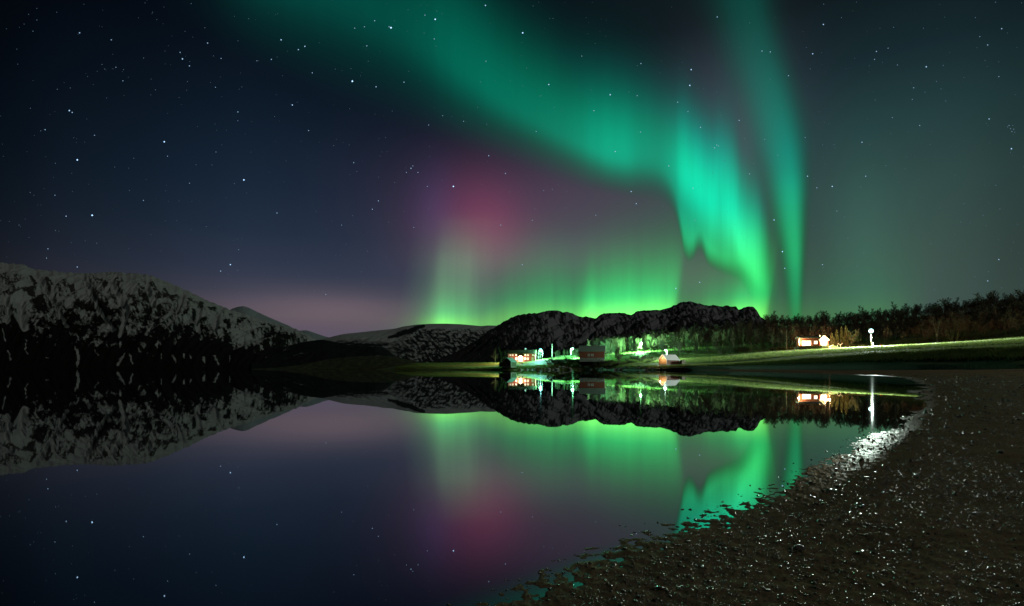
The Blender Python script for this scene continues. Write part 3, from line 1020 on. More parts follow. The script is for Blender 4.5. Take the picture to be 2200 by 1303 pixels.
# ------------------------------------------------------------------ stars
def build_stars():
    bright = [(935, 42, 3), (1043, 12, 2.4), (840, 60, 3.4), (836, 58, 2), (757, 175, 3.4), (604, 86, 2.4), (628, 226, 2.4), (353, 305, 2.8), (524, 387, 3), (198, 463, 3), (166, 344, 2.8),
              (392, 127, 2.4), (387, 113, 1.8), (407, 142, 2), (149, 238, 2.4), (155, 242, 2), (97, 279, 1.8), (171, 71, 2), (446, 93, 2), (475, 126, 1.8), (511, 241, 2), (511, 260, 1.4),
              (595, 458, 2), (813, 432, 2), (800, 450, 2), (974, 401, 3), (1123, 71, 2.9), (1179, 182, 2.4), (1044, 132, 1.8), (1311, 204, 2.5), (1482, 184, 2.6), (1485, 150, 2.5), (1746, 116, 2.2),
              (1769, 53, 2.2), (1908, 104, 1.6), (1990, 144, 2.2), (2122, 97, 1.8), (2125, 256, 2), (2173, 320, 2.3), (1976, 270, 1.8), (1852, 306, 2.1), (1788, 401, 2.4), (1437, 357, 2.1),
              (1356, 412, 2.3), (1367, 438, 2.2), (1663, 473, 2.4), (1681, 541, 2.6), (1686, 577, 2.2), (1767, 569, 2), (1860, 379, 2), (2122, 604, 2), (2146, 558, 2), (495, 569, 2.6), (474, 583, 2),
              (513, 537, 1.6), (103, 535, 1.8), (142, 465, 2), (700, 633, 1.8), (883, 362, 2.2), (898, 371, 1.9), (873, 371, 1.8), (887, 357, 1.8), (655, 100, 2.3), (641, 107, 2.2), (583, 128, 2),
              (552, 131, 1.7), (663, 281, 1.9), (671, 157, 1.9), (808, 187, 2.2), (868, 177, 2.1), (760, 350, 1.9), (918, 401, 1.8), (889, 489, 1.7), (734, 484, 1.7), (464, 327, 1.6),
              (463, 188, 1.7), (264, 174, 1.7), (249, 145, 1.6), (239, 86, 1.8), (203, 291, 1.7), (118, 420, 1.7), (308, 431, 1.8), (360, 336, 1.7), (407, 394, 1.7), (166, 574, 2), (100, 555, 1.7),
              (1168, 410, 1.7), (1187, 407, 1.6), (1280, 463, 1.8), (1076, 484, 1.9), (1122, 569, 2), (1144, 474, 1.8), (1452, 620, 2.4), (1503, 607, 2.2), (1456, 220, 2), (1478, 240, 1.8), (1505, 274, 2.1),
              (1588, 259, 2), (1540, 312, 1.9), (1535, 318, 2), (1544, 314, 1.8), (1694, 163, 1.9), (1655, 112, 2), (1637, 110, 2), (1883, 111, 1.9), (1879, 128, 1.7), (1735, 379, 2.2), (1755, 404, 1.9),
              (1610, 374, 1.9), (1489, 405, 2), (1493, 474, 1.7), (1798, 454, 1.7), (1541, 37, 2), (1377, 137, 2), (1369, 206, 1.9), (1376, 284, 1.9), (1322, 326, 2.2), (1276, 238, 2), (1152, 283, 1.9),
              (1250, 121, 1.8), (1050, 335, 2.1), (1086, 373, 2), (921, 269, 1.8), (996, 261, 1.8), (951, 249, 1.7), (788, 99, 2), (805, 45, 2), (783, 58, 1.9), (762, 61, 1.9), (913, 33, 1.9),
              (933, 84, 1.9), (2174, 283, 1.5), (2168, 270, 1.5), (2171, 277, 1.4), (2178, 278, 1.4), (2165, 273, 1.3), (2176, 270, 1.2), (1963, 189, 1.7), (1960, 214, 1.5), (1917, 253, 1.6), (1928, 140, 1.5),
              (2152, 62, 1.9), (2146, 165, 1.6), (2105, 79, 1.5), (1730, 296, 1.6), (1671, 334, 1.5), (1643, 300, 1.6)]
    r = np.random.RandomState(5)
    far = [(r.uniform(-100, 2300), r.uniform(0, 640), r.choice([.7, .8, .9, 1.0, 1.1, 1.25])) for _ in range(760)]
    far += [(r.uniform(-500, 2700), r.uniform(-500, 0), r.choice([.9, 1.1, 1.5])) for _ in range(120)]
    R = 26000.0
    V, F, Br = [], [], []
    oc = np.array([(1, 0, 0), (-1, 0, 0), (0, 1, 0), (0, -1, 0), (0, 0, 1), (0, 0, -1)], float)
    of = np.array([(0, 2, 4), (2, 1, 4), (1, 3, 4), (3, 0, 4), (2, 0, 5), (1, 2, 5), (3, 1, 5), (0, 3, 5)])
    for i, (px, py, d) in enumerate(bright + far):
        p = np.array(((px - 1100) / FPX, 1.0, (HOR - py) / FPX))
        p = p / np.linalg.norm(p) * R
        s = max(d, 1.1) * .50 / FPX * R
        V.append(oc * s + p); F.append(of + 6 * i)
        Br += [min(1.0, (d / 3.1) ** 2.1)] * 6
    m = bpy.data.materials.new("starlight")
    m.use_nodes = True
    nt = m.node_tree
    nt.nodes.clear()
    o = nt.nodes.new('ShaderNodeOutputMaterial')
    e = nt.nodes.new('ShaderNodeEmission')
    a = nt.nodes.new('ShaderNodeAttribute'); a.attribute_name = 'brightness'
    mu = nt.nodes.new('ShaderNodeMath'); mu.operation = 'MULTIPLY'; mu.inputs[1].default_value = 2.1
    link(nt, a.outputs['Fac'], mu.inputs[0]); link(nt, mu.outputs[0], e.inputs['Strength'])
    e.inputs['Color'].default_value = (.42, .68, 1.0, 1)
    link(nt, e.outputs[0], o.inputs['Surface'])
    m.cycles.emission_sampling = 'NONE'
    st_ = np_mesh("stars", np.concatenate(V), np.concatenate(F), m, False, {'brightness': np.array(Br)})
    tag(st_, "small blue-white stars scattered over the night sky", None, None, 'stuff')


build_stars()

# ------------------------------------------------------------------ materials of the built things
M_RED = mat_boards("red_boarding", (.20, .050, .030), (.29, .078, .045))
M_REDX = mat_boards("red_boarding_light", (.30, .075, .035), (.38, .10, .05))
M_BROWN = mat_boards("tarred_boarding", (.050, .036, .026), (.085, .062, .045))
M_TAN = mat_boards("weathered_boarding", (.36, .20, .09), (.48, .28, .13), .22, 'XY')
M_REDDARK = mat_boards("weathered_red_boarding", (.15, .045, .025), (.22, .070, .040), .2, 'XY')
M_WHITE = mat_noise("white_paint", (.66, .66, .63), (.80, .80, .78), .55, 4, .1, .01)
M_GREYW = mat_noise("grey_weathered_wood", (.15, .14, .12), (.26, .24, .21), .85, 5, .3, .02, stretch=(1, 1, .2))
M_POLE = mat_noise("pole_timber", (.16, .13, .10), (.27, .23, .18), .85, 6, .3, .02, stretch=(3, 3, .3))
M_STEEL = mat_noise("galvanised_steel", (.40, .42, .43), (.54, .56, .57), .45, 4, .05, .005, spec=.5)
M_TURF = mat_noise("turf_roof_grass", (.050, .080, .018), (.10, .12, .035), .95, 2.4, 1.0, .2)
M_SLATE = mat_noise("mossy_slate", (.17, .24, .20), (.28, .36, .31), .8, 1.6, .5, .05, stretch=(1, 1, 3))
M_TEAL = mat_noise("green_sheet_roof", (.20, .42, .36), (.28, .52, .45), .5, 1.5, .1, .02)
M_SHEET = mat_noise("white_sheet_roof", (.74, .74, .74), (.86, .86, .86), .45, 1.5, .1, .02)
M_STONE = mat_noise("rubble_stone", (.13, .13, .12), (.34, .33, .31), .9, 1.3, .9, .12)
M_BRICK = mat_noise("chimney_brick", (.20, .13, .10), (.30, .20, .16), .9, 4, .3, .02)
M_GLASS, _nt, _b = new_mat("dark_window_glass")
_b.inputs['Base Color'].default_value = (.06, .08, .08, 1)
_b.inputs['Roughness'].default_value = .08
M_LITW = mat_emit("lamp_lit_window", (1.0, .80, .55), 2.4)
M_LITDIM = mat_emit("dimly_lit_window", (.80, .90, .70), .35)
M_PORCHW = mat_emit("bright_porch_door", (1.0, .86, .66), 4.0)


def lamp_light(name, loc, col, power, parent, kind='POINT', size=160, blend=.6, aim=None, radius=.25):
    d = bpy.data.lights.new(name, kind)
    d.energy = power
    d.color = col
    d.shadow_soft_size = radius
    if kind == 'SPOT':
        d.spot_size = math.radians(size)
        d.spot_blend = blend
    o = bpy.data.objects.new(name, d)
    COL.objects.link(o)
    o.parent = parent
    o.location = loc
    if aim is not None:
        o.rotation_euler = Vector(aim).to_track_quat('-Z', 'Y').to_euler()
    return o


# ------------------------------------------------------------------ street lamps
def street_lamp(px, Y, py_base, py_head, head_px, label, col, power, lens=.36, emit=40, kind='POINT', arm_side=None, aim=None, size=170, group='lamps along the shore road', pole_mat=None, glow_col=None, globe=False):
    base = at(px, py_base, Y)
    g = ground(px, Y)
    h = at(px, py_head, Y).z - g.z
    r = empty("street_lamp", g)
    tag(r, label, "street lamp", group)
    dx = (head_px - px) / FPX * Y
    pm = pole_mat or M_STEEL
    MB().tube([(0, 0, -.4), (0, 0, h * .5), (0, 0, h + .1)], [.13, .11, .08], 8).build("pole", pm, r, True)
    if globe:                                              # a globe straight on top of its pole
        cap = MB().tube([(0, 0, h - lens * 1.02), (0, 0, h - lens * .93)], [.30, .42], 12).build("collar", M_STEEL, r, True)
        MB().ball((0, 0, h), lens, 18, 12).build("bulb", mat_emit("lamp_glow", glow_col or col, emit), cap, True)
        lamp_light("lamp_light", (-.35, -lens - .4, h - .1), col, power, r, kind, size, .3, aim)
        return r
    MB().tube([(0, 0, h * .97), (dx * .4, -.15, h + .30), (dx, -.35, h + .30)], [.06, .055, .05], 8).build("arm", pm, r, True)
    hd = MB()
    hd.prism([(dx - .28, -.75, h + .30), (dx + .28, -.75, h + .30), (dx + .20, -.6, h + .52), (dx - .20, -.6, h + .52)], (0, .85, 0))
    hh = hd.build("lamp_head", M_STEEL, r)
    MB().ball((dx, -.42, h + .08), lens, 14, 9, (1, 1, .95)).build("bulb", mat_emit("lamp_glow", glow_col or col, emit), hh, True)
    lamp_light("lamp_light", (dx, -.42, h - lens - .25), col, power, r, kind, size, .3, aim)
    return r


street_lamp(1165.3, 343, 770, 752.3, 1161.4, "cyan-white street lamp glowing beside the right-hand end of the turf-roofed house", (.30, 1.0, .88), 80000, .8, 4, glow_col=(.16, .92, .95))
street_lamp(1226.3, 352, 769, 749.3, 1230.2, "green-glowing street lamp between the tall bare pole and the dark red barn", (.20, 1.0, .40), 170000, .6, 4, glow_col=(.25, 1, .62))
street_lamp(1379, 386, 757, 736.3, 1376, "green-white street lamp lighting the bare trees behind the white-roofed boathouse", (.30, 1.0, .36), 280000, .6, 4, glow_col=(.45, 1, .68))
street_lamp(1432.3, 300, 772, 753.2, 1428.6, "small dim cyan lamp standing right behind the white-roofed boathouse", (.62, 1.0, .72), 30000, .26, 4, glow_col=(.35, .75, .9))
_big = street_lamp(1871.5, 297, 745, 711.5, 1871.0, "brightest white street lamp on a tall pale pole above the right-hand field", (.80, 1.0, .84), 880000, 1.1, 4.5, globe=True,
                   kind='SPOT', aim=(-.06, -.78, -.62), size=177, glow_col=(.42, .92, 1), pole_mat=M_GREYW)


# ------------------------------------------------------------------ bare poles
def bare_pole(px, Y, py_top, label, r0=.16, arm=None, depth=.8):
    g = ground(px, Y)
    h = at(px, py_top, Y).z - g.z
    o = empty("utility_pole", g)
    tag(o, label, "pole", "wooden poles around the village")
    MB().tube([(0, 0, -depth), (0, 0, h * .5), (0, 0, h)], [r0, r0 * .9, r0 * .75], 8).build("pole", M_POLE, o, True)
    if arm:
        MB().tube([(0, 0, h - .25), (arm, 0, h - .12)], .06, 6).build("arm", M_POLE, o)
        MB().tube([(arm, 0, h - .12), (arm * 1.25, 0, h - .2)], [.12, .16], 8).build("lamp_head", M_STEEL, o)
    else:
        MB().tube([(-.07, 0, h - .02), (-.07, 0, h + .22)], .05, 6).build("insulator", M_WHITE, o)
    return o


bare_pole(1186.2, 352, 739.5, "thick bare wooden pole between the cyan lamp and the grassy mound", .27)
bare_pole(1335, 405, 729, "slim wooden pole whose tip pokes out of the green-lit trees right of the barn", .17)
bare_pole(1613.7, 322, 735.5, "short pole with a small unlit lamp arm, left of the lit red house", .17, -.9)
bare_pole(1689.5, 306, 708.3, "tall bare wooden pole standing at the left of the lit red house", .19)
bare_pole(1852.3, 392, 674, "grey pole rising from the trees just left of the brightest lamp", .19)


# ------------------------------------------------------------------ buildings
def window(root, x, z, w, h, y, frame_mat, pane_mat, name="window", mull=True, t=.13):
    f = MB()
    f.box((x - w / 2 - t, y - .07, z - h / 2 - t), (x + w / 2 + t, y - .003, z - h / 2))
    f.box((x - w / 2 - t, y - .07, z + h / 2), (x + w / 2 + t, y - .003, z + h / 2 + t))
    f.box((x - w / 2 - t, y - .066, z - h / 2), (x - w / 2, y - .003, z + h / 2))
    f.box((x + w / 2, y - .066, z - h / 2), (x + w / 2 + t, y - .003, z + h / 2))
    if mull:
        f.box((x - .04, y - .055, z - h / 2), (x + .04, y - .02, z + h / 2))
        f.box((x - w / 2, y - .052, z - .035), (x - .04, y - .02, z + .035))
        f.box((x + .04, y - .052, z - .035), (x + w / 2, y - .02, z + .035))
    o = f.build(name, frame_mat, root)
    MB().box((x - w / 2, y - .018, z - h / 2), (x + w / 2, y - .004, z + h / 2)).build("pane", pane_mat, o)
    return o


def door(root, x, z0, w, h, y, mat, trim):
    d = MB().box((x - w / 2, y - .06, z0), (x + w / 2, y - .003, z0 + h)).build("door", mat, root)
    f = MB()
    f.box((x - w / 2 - .12, y - .075, z0), (x - w / 2, y - .003, z0 + h + .12))
    f.box((x + w / 2, y - .075, z0), (x + w / 2 + .12, y - .003, z0 + h + .12))
    f.box((x - w / 2, y - .075, z0 + h), (x + w / 2, y - .003, z0 + h + .12))
    f.build("door_frame", trim, d)
    MB().ball((x + w / 2 - .12, y - .10, z0 + h * .47), .05, 8, 5).build("handle", M_STEEL, d)
    return d


def shell(root, L, D, wall, rise, m_wall, m_roof, over=.35, thick=.16, found=.6, m_found=None, barge=None, corner=None):
    """Walls with gables at the x ends, a two-sided roof, base and trim; local front is -y."""
    pent = [(-L / 2, -D / 2, 0), (-L / 2, D / 2, 0), (-L / 2, D / 2, wall), (-L / 2, 0, wall + rise), (-L / 2, -D / 2, wall)]
    MB().prism(pent, (L, 0, 0)).build("wall", m_wall, root)
    s = rise / (D / 2)
    rf = MB()
    n = math.hypot(1, s)
    for sg in (-1, 1):
        e = sg * (D / 2 + over)
        z_e = wall - s * over
        rf.prism([(-L / 2 - over, 0, wall + rise + .02), (-L / 2 - over, e, z_e + .02), (-L / 2 - over, e, z_e + thick * n), (-L / 2 - over, 0, wall + rise + thick * n)],
                 (L + 2 * over, 0, 0))
    roof = rf.build("roof", m_roof, root)
    if m_found:
        MB().box((-L / 2 + .04, -D / 2 + .04, -found), (L / 2 - .04, D / 2 - .04, .02)).build("foundation", m_found, root)
    if corner:
        for cx in (-1, 1):
            c = MB()
            c.box((cx * L / 2 - .10, -D / 2 - .03, 0), (cx * L / 2 + .10, -D / 2 + .10, wall - .15))
            c.build("corner_board", corner, root)
    if barge:
        for cx in (-1, 1):
            b = MB()
            x = cx * (L / 2 + over + .012) - (.03 if cx > 0 else -.03) * 0
            for sg in (-1, 1):
                e = sg * (D / 2 + over + .02)
                z_e = wall - s * over
                b.prism([(x, 0, wall + rise - .06), (x, e, z_e - .10), (x, e, z_e + thick * n + .03), (x, 0, wall + rise + thick * n + .04)], (cx * .05, 0, 0))
            b.build("bargeboard", barge, root)
    return roof


def red_house():
    Y = 346
    g = ground(1122, Y)
    base = at(1122, 776.6, Y)
    r = empty("red_house", base, math.radians(-6))
    tag(r, "two-storey red wooden house with a grass-turf roof and many white windows", "house")
    L, D, W = 16.2, 7.5, 4.55
    shell(r, L, D, W, 2.0, M_RED, M_TURF, .45, .34, 1.2, M_STONE, None, M_WHITE)
    y = -D / 2
    def X(c): return (c - 570) / 9.167 / FPX * Y
    for c in (423, 497, 606):
        MB().box((X(c) - .12, y - .035, 0), (X(c) + .12, y - .002, W - .15)).build("trim_board", M_REDX, r)
    for c, lit in ((347, M_LITDIM), (394, M_LITDIM), (462, M_LITW), (640, M_LITW), (692, M_LITDIM), (789, M_LITDIM)):
        window(r, X(c), 3.65, .86, .92, y, M_WHITE, lit)
    for c, lit in ((375, M_LITDIM), (462, M_LITW), (640, M_LITW), (692, M_LITDIM)):
        window(r, X(c), 1.45, .92, 1.25, y, M_WHITE, lit)
    door(r, X(783), .1, .95, 2.05, y, mat_noise("pale_green_door", (.30, .45, .40), (.38, .54, .48), .6, 3, .1, .01), M_WHITE)
    # entrance with a lit porch in the middle of the front
    px_ = X(552)
    p = MB()
    for s in (-1, 1):
        p.box((px_ + s * 1.15 - .07, y - 1.5, 0), (px_ + s * 1.15 + .07, y - 1.36, 2.5))
    p.box((px_ - 1.35, y - 1.65, 2.5), (px_ + 1.35, y - .01, 2.62))
    p.prism([(px_ - 1.35, y - 1.62, 2.622), (px_ + 1.35, y - 1.62, 2.622), (px_, y - 1.62, 3.3)], (0, 1.55, 0))
    p.box((px_ - 1.3, y - 1.6, -.2), (px_ + 1.3, y - .01, .10))
    porch = p.build("porch", M_WHITE, r)
    dd = door(r, px_, .11, 1.1, 2.1, y, M_PORCHW, M_WHITE)
    MB().ball((px_, y - 1.0, 2.25), .22, 12, 8).build("porch_lamp", mat_emit("porch_glow", (1, .82, .6), 60), porch, True)
    lamp_light("porch_or_fill_light", (px_, y - 2.3, 1.9), (1.0, .72, .42), 4200, r, radius=.25)
    # added light off the far gable, no lamp there: brightens the pasture
    lamp_light("pasture_fill_light", (-L / 2 - 1.2, -1.5, 4.2), (1.0, .86, .42), 28000, r, 'SPOT', 150, .5, (-.95, -.28, -.10), .25)
    # bench by the porch
    c = MB().box((X(625) - .8 - 2.6, y - .75, .35), (X(625) - 2.6 + .2, y - .35, .45))
    ch = MB().box((X(630) - .35, -.35, W + 1.7), (X(630) + .35, .35, W + 3.2)).build("chimney", M_BRICK, r)
    MB().box((X(630) - .43, -.43, W + 3.2), (X(630) + .43, .43, W + 3.34)).build("chimney_cap", M_STONE, ch)
    return r


red_house()


def boathouse_green():
    Y = 300
    base = at(1095, 787.3, Y)
    r = empty("boathouse", base, math.radians(67))
    tag(r, "small dark boathouse with a teal roof and lean-to, before the turf-roofed house", "boathouse")
    L, D, W, R = 7.4, 4.7, 2.35, 2.05
    shell(r, L, D, W, R, M_BROWN, M_TEAL, .25, .10, .8, M_STONE, M_WHITE, M_WHITE)
    x = -L / 2
    dr = MB().box((x - .05, -1.0, .1), (x - .003, 1.0, 2.1)).build("door", mat_boards("grey_brown_door", (.045, .034, .028), (.07, .055, .045), .25, 'Y'), r)
    MB().box((x - .10, -.05, 1.0), (x - .05, .05, 1.12)).build("handle", M_STEEL, dr)
    # lean-to on the left side (+y)
    q = MB()
    q.prism([(x + .3, D / 2 + .003, -.3), (x + .3, D / 2 + 2.3, -.3), (x + .3, D / 2 + 2.3, 1.75), (x + .3, D / 2 + .003, 2.05)], (L - 1.2, 0, 0))
    lt = q.build("lean_to", M_BROWN, r)
    MB().prism([(x + .1, D / 2 + .02, 2.08), (x + .1, D / 2 + 2.5, 1.76), (x + .1, D / 2 + 2.5, 1.86), (x + .1, D / 2 + .02, 2.18)], (L - .8, 0, 0)).build("lean_to_roof", M_GREYW, lt)
    return r


boathouse_green()


def barn():
    Y = 322
    base = at(1272.5, 769.5, Y)
    r = empty("barn", base, math.radians(-11))
    tag(r, "big dark red barn with two small white windows and a mossy grey roof", "barn")
    L, D, W = 14.0, 8.0, 3.7
    shell(r, L, D, W, 3.1, M_RED, M_SLATE, .3, .14, 2.2, M_STONE, M_WHITE, None)
    for x in (-1.65, .25):
        window(r, x, 1.55, .86, .86, -D / 2, M_WHITE, M_GLASS, t=.19)
    MB().box((L / 2 - .10, -D / 2 - .03, 0), (L / 2 + .03, -D / 2 + .1, W - .2)).build("corner_board", M_WHITE, r)
    MB().box((L / 2 + .003, -1.4, .05), (L / 2 + .07, 1.4, 2.7)).build("barn_door", M_BROWN, r)
    # hay shed beyond
    s = empty("hay_shed", ground(1307.5, 334), math.radians(-11))
    tag(s, "small open timber shed on posts at the right end of the red barn", "shed")
    for a in (-1.2, 1.2):
        for b in (-1.4, 1.4):
            MB().tube([(a, b, -.3), (a, b, 3.1 if b < 0 else 3.5)], .09, 6).build("post", M_GREYW, s)
    MB().prism([(-1.6, -1.8, 3.06), (-1.6, 1.8, 3.52), (-1.6, 1.8, 3.64), (-1.6, -1.8, 3.18)], (3.2, 0, 0)).build("roof", M_GREYW, s)
    for z in (.8, 1.5):
        MB().box((-1.1, -1.46, z), (1.1, -1.40, z + .12)).build("rail", M_GREYW, s)
    return r


barn()


def boathouse_white():
    Y = 268
    base = at(1437.5, 782.6, Y)
    r = empty("boathouse", base, math.radians(32))
    tag(r, "brown boathouse with a bright white sheet roof on the shore below the lit trees", "boathouse")
    L, D, W, R = 8.4, 5.0, 2.0, 2.35
    shell(r, L, D, W, R, M_REDDARK, M_SHEET, .3, .10, .9, M_STONE, M_WHITE, M_WHITE)
    x = -L / 2
    MB().prism([(x - .004, -D / 2 + .02, .02), (x - .004, D / 2 - .02, .02), (x - .004, D / 2 - .02, W - .02), (x - .004, 0, W + R - .12), (x - .004, -D / 2 + .02, W - .02)], (-.03, 0, 0)).build("gable_wall", M_TAN, r)
    dr = MB().box((x - .09, -1.15, .05), (x - .036, 1.15, 2.2)).build("door", mat_boards("brown_plank_door", (.30, .165, .075), (.40, .225, .10), .25, 'Y'), r)
    MB().box((x - .14, -.04, 1.0), (x - .09, .06, 1.14)).build("handle", M_STEEL, dr)
    # small lamp under the gable peak
    wl = MB().box((x - .12, -.09, 2.75), (x - .036, .09, 2.93)).build("wall_lamp", M_STEEL, r)
    MB().ball((x - .20, 0, 2.76), .09, 10, 7).build("bulb", mat_emit("gable_lamp_glow", (1, .78, .5), 6), wl, True)
    lamp_light("wall_lamp_light", (x - 2.0, -.4, 2.6), (1.0, .76, .44), 700, r, radius=.12)
    return r


boathouse_white()


def lit_house():
    Y = 309
    base = at(1735, 744.8, Y)
    r = empty("lit_house", base, math.radians(-14))
    tag(r, "red house with glowing windows and a bright gabled porch above the right-hand field", "house")
    L, D, W = 9.8, 7.0, 4.35
    shell(r, L, D, W, .9, M_RED, M_SLATE, .4, .18, .8, M_STONE, M_WHITE, M_WHITE)
    y = -D / 2
    window(r, -1.35, 1.65, 4.2, 2.4, y, M_WHITE, M_LITW, t=.16, mull=False)
    window(r, 3.15, 1.95, 1.6, 1.6, y, M_WHITE, M_LITW, t=.16, mull=False)
    # gabled porch wing on the right, ridge running towards the viewer
    gx, gw, gh, gr = L / 2 + 1.75, 4.0, 3.3, 2.0
    y0 = y - 2.0
    MB().prism([(gx - gw / 2, y0, 0), (gx + gw / 2, y0, 0), (gx + gw / 2, y0, gh), (gx, y0, gh + gr), (gx - gw / 2, y0, gh)], (0, 6.5, 0)).build("porch_wing", M_RED, r)
    b = MB()
    for s in (-1, 1):
        e = s * (gw / 2 + .35)
        b.prism([(gx, y0 - .4, gh + gr + .02), (gx + e, y0 - .4, gh - .33), (gx + e, y0 - .4, gh - .17), (gx, y0 - .4, gh + gr + .19)], (0, 7.2, 0))
    rf = b.build("porch_roof", M_SLATE, r)
    b = MB()
    for s in (-1, 1):
        e = s * (gw / 2 + .38)
        b.prism([(gx, y0 - .46, gh + gr - .05), (gx + e, y0 - .46, gh - .42), (gx + e, y0 - .46, gh - .12), (gx, y0 - .46, gh + gr + .24)], (0, .05, 0))
    b.build("bargeboard", M_WHITE, rf)
    gf = window(r, gx - .2, 1.75, 2.7, 2.6, y0, M_WHITE, M_PORCHW, "glass_front", mull=True)
    ps = MB()
    for s in (-1, 1):
        ps.box((gx + s * 1.9 - .06, y0 - 1.7, -.6), (gx + s * 1.9 + .06, y0 - 1.58, 1.0))
    ps.box((gx - 1.96, y0 - 1.68, .94), (gx + 1.96, y0 - 1.6, 1.03))
    ps.box((gx - 1.96, y0 - 1.68, .4), (gx + 1.96, y0 - 1.6, .48))
    ps.box((gx - 1.96, y0 - 1.7, -.6), (gx + 1.96, y0 - .01, -.02))
    ps.build("railing", M_WHITE, r)
    for k, (dx, dz) in enumerate(((.1, 3.15), (-1.55, 2.9), (1.6, 2.9))):
        MB().ball((gx + dx, y0 - .3, dz), .30 if k == 0 else .14, 12, 8).build("porch_lamp", mat_emit("porch_lamp_glow", (1, .80, .55), 60 if k == 0 else 25), r, True)
    lamp_light("porch_or_fill_light", (gx + .2, y0 - 1.3, 3.3), (1.0, .66, .32), 9000, r, radius=.3)
    lamp_light("porch_or_fill_light", (gx + 2.9, y0 + 1.2, 3.1), (1.0, .60, .26), 38000, r, radius=.3)  # added unseen light that turns the conifers orange; no lamp hangs here
    lamp_light("side_fill_light", (-L / 2 - .6, y - 1.4, 2.6), (1.0, .62, .28), 4200, r, radius=.25)  # added light off the left end, without any lamp behind it
    ch = MB().box((gx - .2, 2.4, gh + gr - .6), (gx + .2, 2.8, gh + gr + .9)).build("chimney", M_STEEL, r)
    # terrace on a dark timber wall
    t = MB()
    t.box((-L / 2 - 1.2, y - 4.6, -1.9), (L / 2 + .2, y - .02, -.10))
    tr = t.build("terrace", M_BROWN, r)
    MB().box((-L / 2 - 1.28, y - 4.68, -.097), (L / 2 + .28, y - .03, .02)).build("terrace_deck", M_GREYW, tr)
    return r


lit_house()


def small_things():
    # fence post with a pale top by the terrace
    g = ground(1707.8, 300)
    o = tag(MB().box((-.16, -.16, -.5), (.16, .16, 1.35)).add([], []).tube([(0, 0, 1.34), (0, 0, 1.6)], [.2, .16], 10).build("gate_post", M_GREYW, None), "short pale-topped post at the left end of the terrace wall", "post")
    o.location = g
    g = ground(1875, 297)
    o = tag(MB().tube([(0, 0, -.4), (0, 0, 1.9)], [.13, .13], 8).tube([(0, 0, 1.9), (0, 0, 2.15)], [.19, .19], 8).build("marker_post", M_WHITE, None), "short white post right beside the brightest lamp's pole", "post")
    o.location = g
    g = ground(1892.5, 302)
    o = tag(MB().tube([(0, 0, -.3), (.05, 0, .7)], .1, 8).tube([(.05, 0, .69), (.09, 0, 1.2)], [.22, .16], 8).build("road_marker", mat_noise("red_plastic", (.5, .05, .02), (.62, .08, .03), .4, 3, 0), None),
            "small red roadside marker to the right of the brightest lamp", "marker")
    o.location = g
    # airer with lifted white arms
    g = ground(1805.5, 307)
    r = empty("clothes_airer", g, .2)
    tag(r, "white clothes airer with two lifted arms behind the green car", "clothes airer")
    MB().tube([(0, 0, -.3), (0, 0, 1.75)], .07, 8).build("pole", M_WHITE, r)
    for s in (-1, 1):
        MB().tube([(0, 0, 1.65), (s * .8, -.03, 1.95), (s * 1.65, -.06, 2.45)], [.10, .09, .07], 6).build("arm", M_WHITE, r)
    MB().tube([(-1.75, 0, -.3), (-1.75, 0, 1.7)], .08, 8).build("side_post", M_WHITE, r)
    # flat pale stone slab on the lawn before the porch
    g = ground(1121.5, 330)
    o = tag(MB().prism([(-1.1, -.5, 0), (.2, -.8, 0), (1.2, -.3, 0), (.9, .6, 0), (-.6, .7, 0)], (0, 0, .42)).build("stone_slab", mat_noise("pale_slab", (.5, .48, .44), (.62, .6, .55), .8, 2, .3, .03), None, bevel=.06),
            "pale flat slab on the lawn in front of the turf-roofed house's porch", "slab")
    o.location = g
    # log pile beside the white-roofed boathouse
    g = ground(1465, 268)
    lp = MB()
    for i in range(5):
        for j in range(4 - i // 2):
            lp.tube([(-1.3 + .05 * i, -.9 + j * .5 + .2 * (i % 2), .2 + i * .32), (1.2 + .1 * (j % 2), -.9 + j * .5 + .2 * (i % 2), .2 + i * .32)], .22, 8)
    o = tag(lp.build("log_pile", M_POLE, None), "dark log pile at the right of the white-roofed boathouse", "log pile")
    o.location = g
    o.rotation_euler = (0, 0, .6)


small_things()


def car():
    m, nt, b = new_mat("green_car_paint")
    b.inputs['Base Color'].default_value = (.14, .24, .13, 1)
    b.inputs['Roughness'].default_value = .3
    b.inputs['Coat Weight'].default_value = .5
    tyre = mat_noise("tyre_rubber", (.015, .015, .015), (.03, .03, .03), .9, 8, 0)
    g = ground(1791, 303)
    r = empty("parked_car", g + Vector((0, 0, .05)), math.radians(-16))
    tag(r, "green hatchback parked side-on between the porch and the orange-lit conifers", "car")
    prof = [(-2.15, .28), (2.05, .28), (2.15, .62), (2.08, .95), (1.25, 1.02), (.35, 1.44), (-1.05, 1.46), (-1.85, 1.0), (-2.2, .9), (-2.25, .55)][::-1]
    MB().prism([(x, -.82, z) for x, z in prof], (0, 1.64, 0)).build("body", m, r, bevel=.05)
    for s in (-1, 1):
        wq = MB()
        y = s * .825
        wq.prism([(1.02, y, 1.05), (.30, y, 1.38), (-.30, y, 1.40), (-.30, y, 1.05)], (0, s * .012, 0))
        wq.prism([(-.38, y, 1.05), (-.38, y, 1.40), (-1.0, y, 1.40), (-1.55, y, 1.06)], (0, s * .012, 0))
        wq.build("side_window", M_GLASS, r)
        for x in (-1.35, 1.35):
            w = MB().tube([(x, s * .62, .33), (x, s * .86, .33)], .33, 18).build("wheel", tyre, r)
            MB().tube([(x, s * .85, .33), (x, s * .875, .33)], .20, 14).build("rim", M_STEEL, w)
        MB().ball((-2.22, s * .58, .72), .11, 10, 6, (.6, 1, 1)).build("headlight", M_WHITE, r)


car()

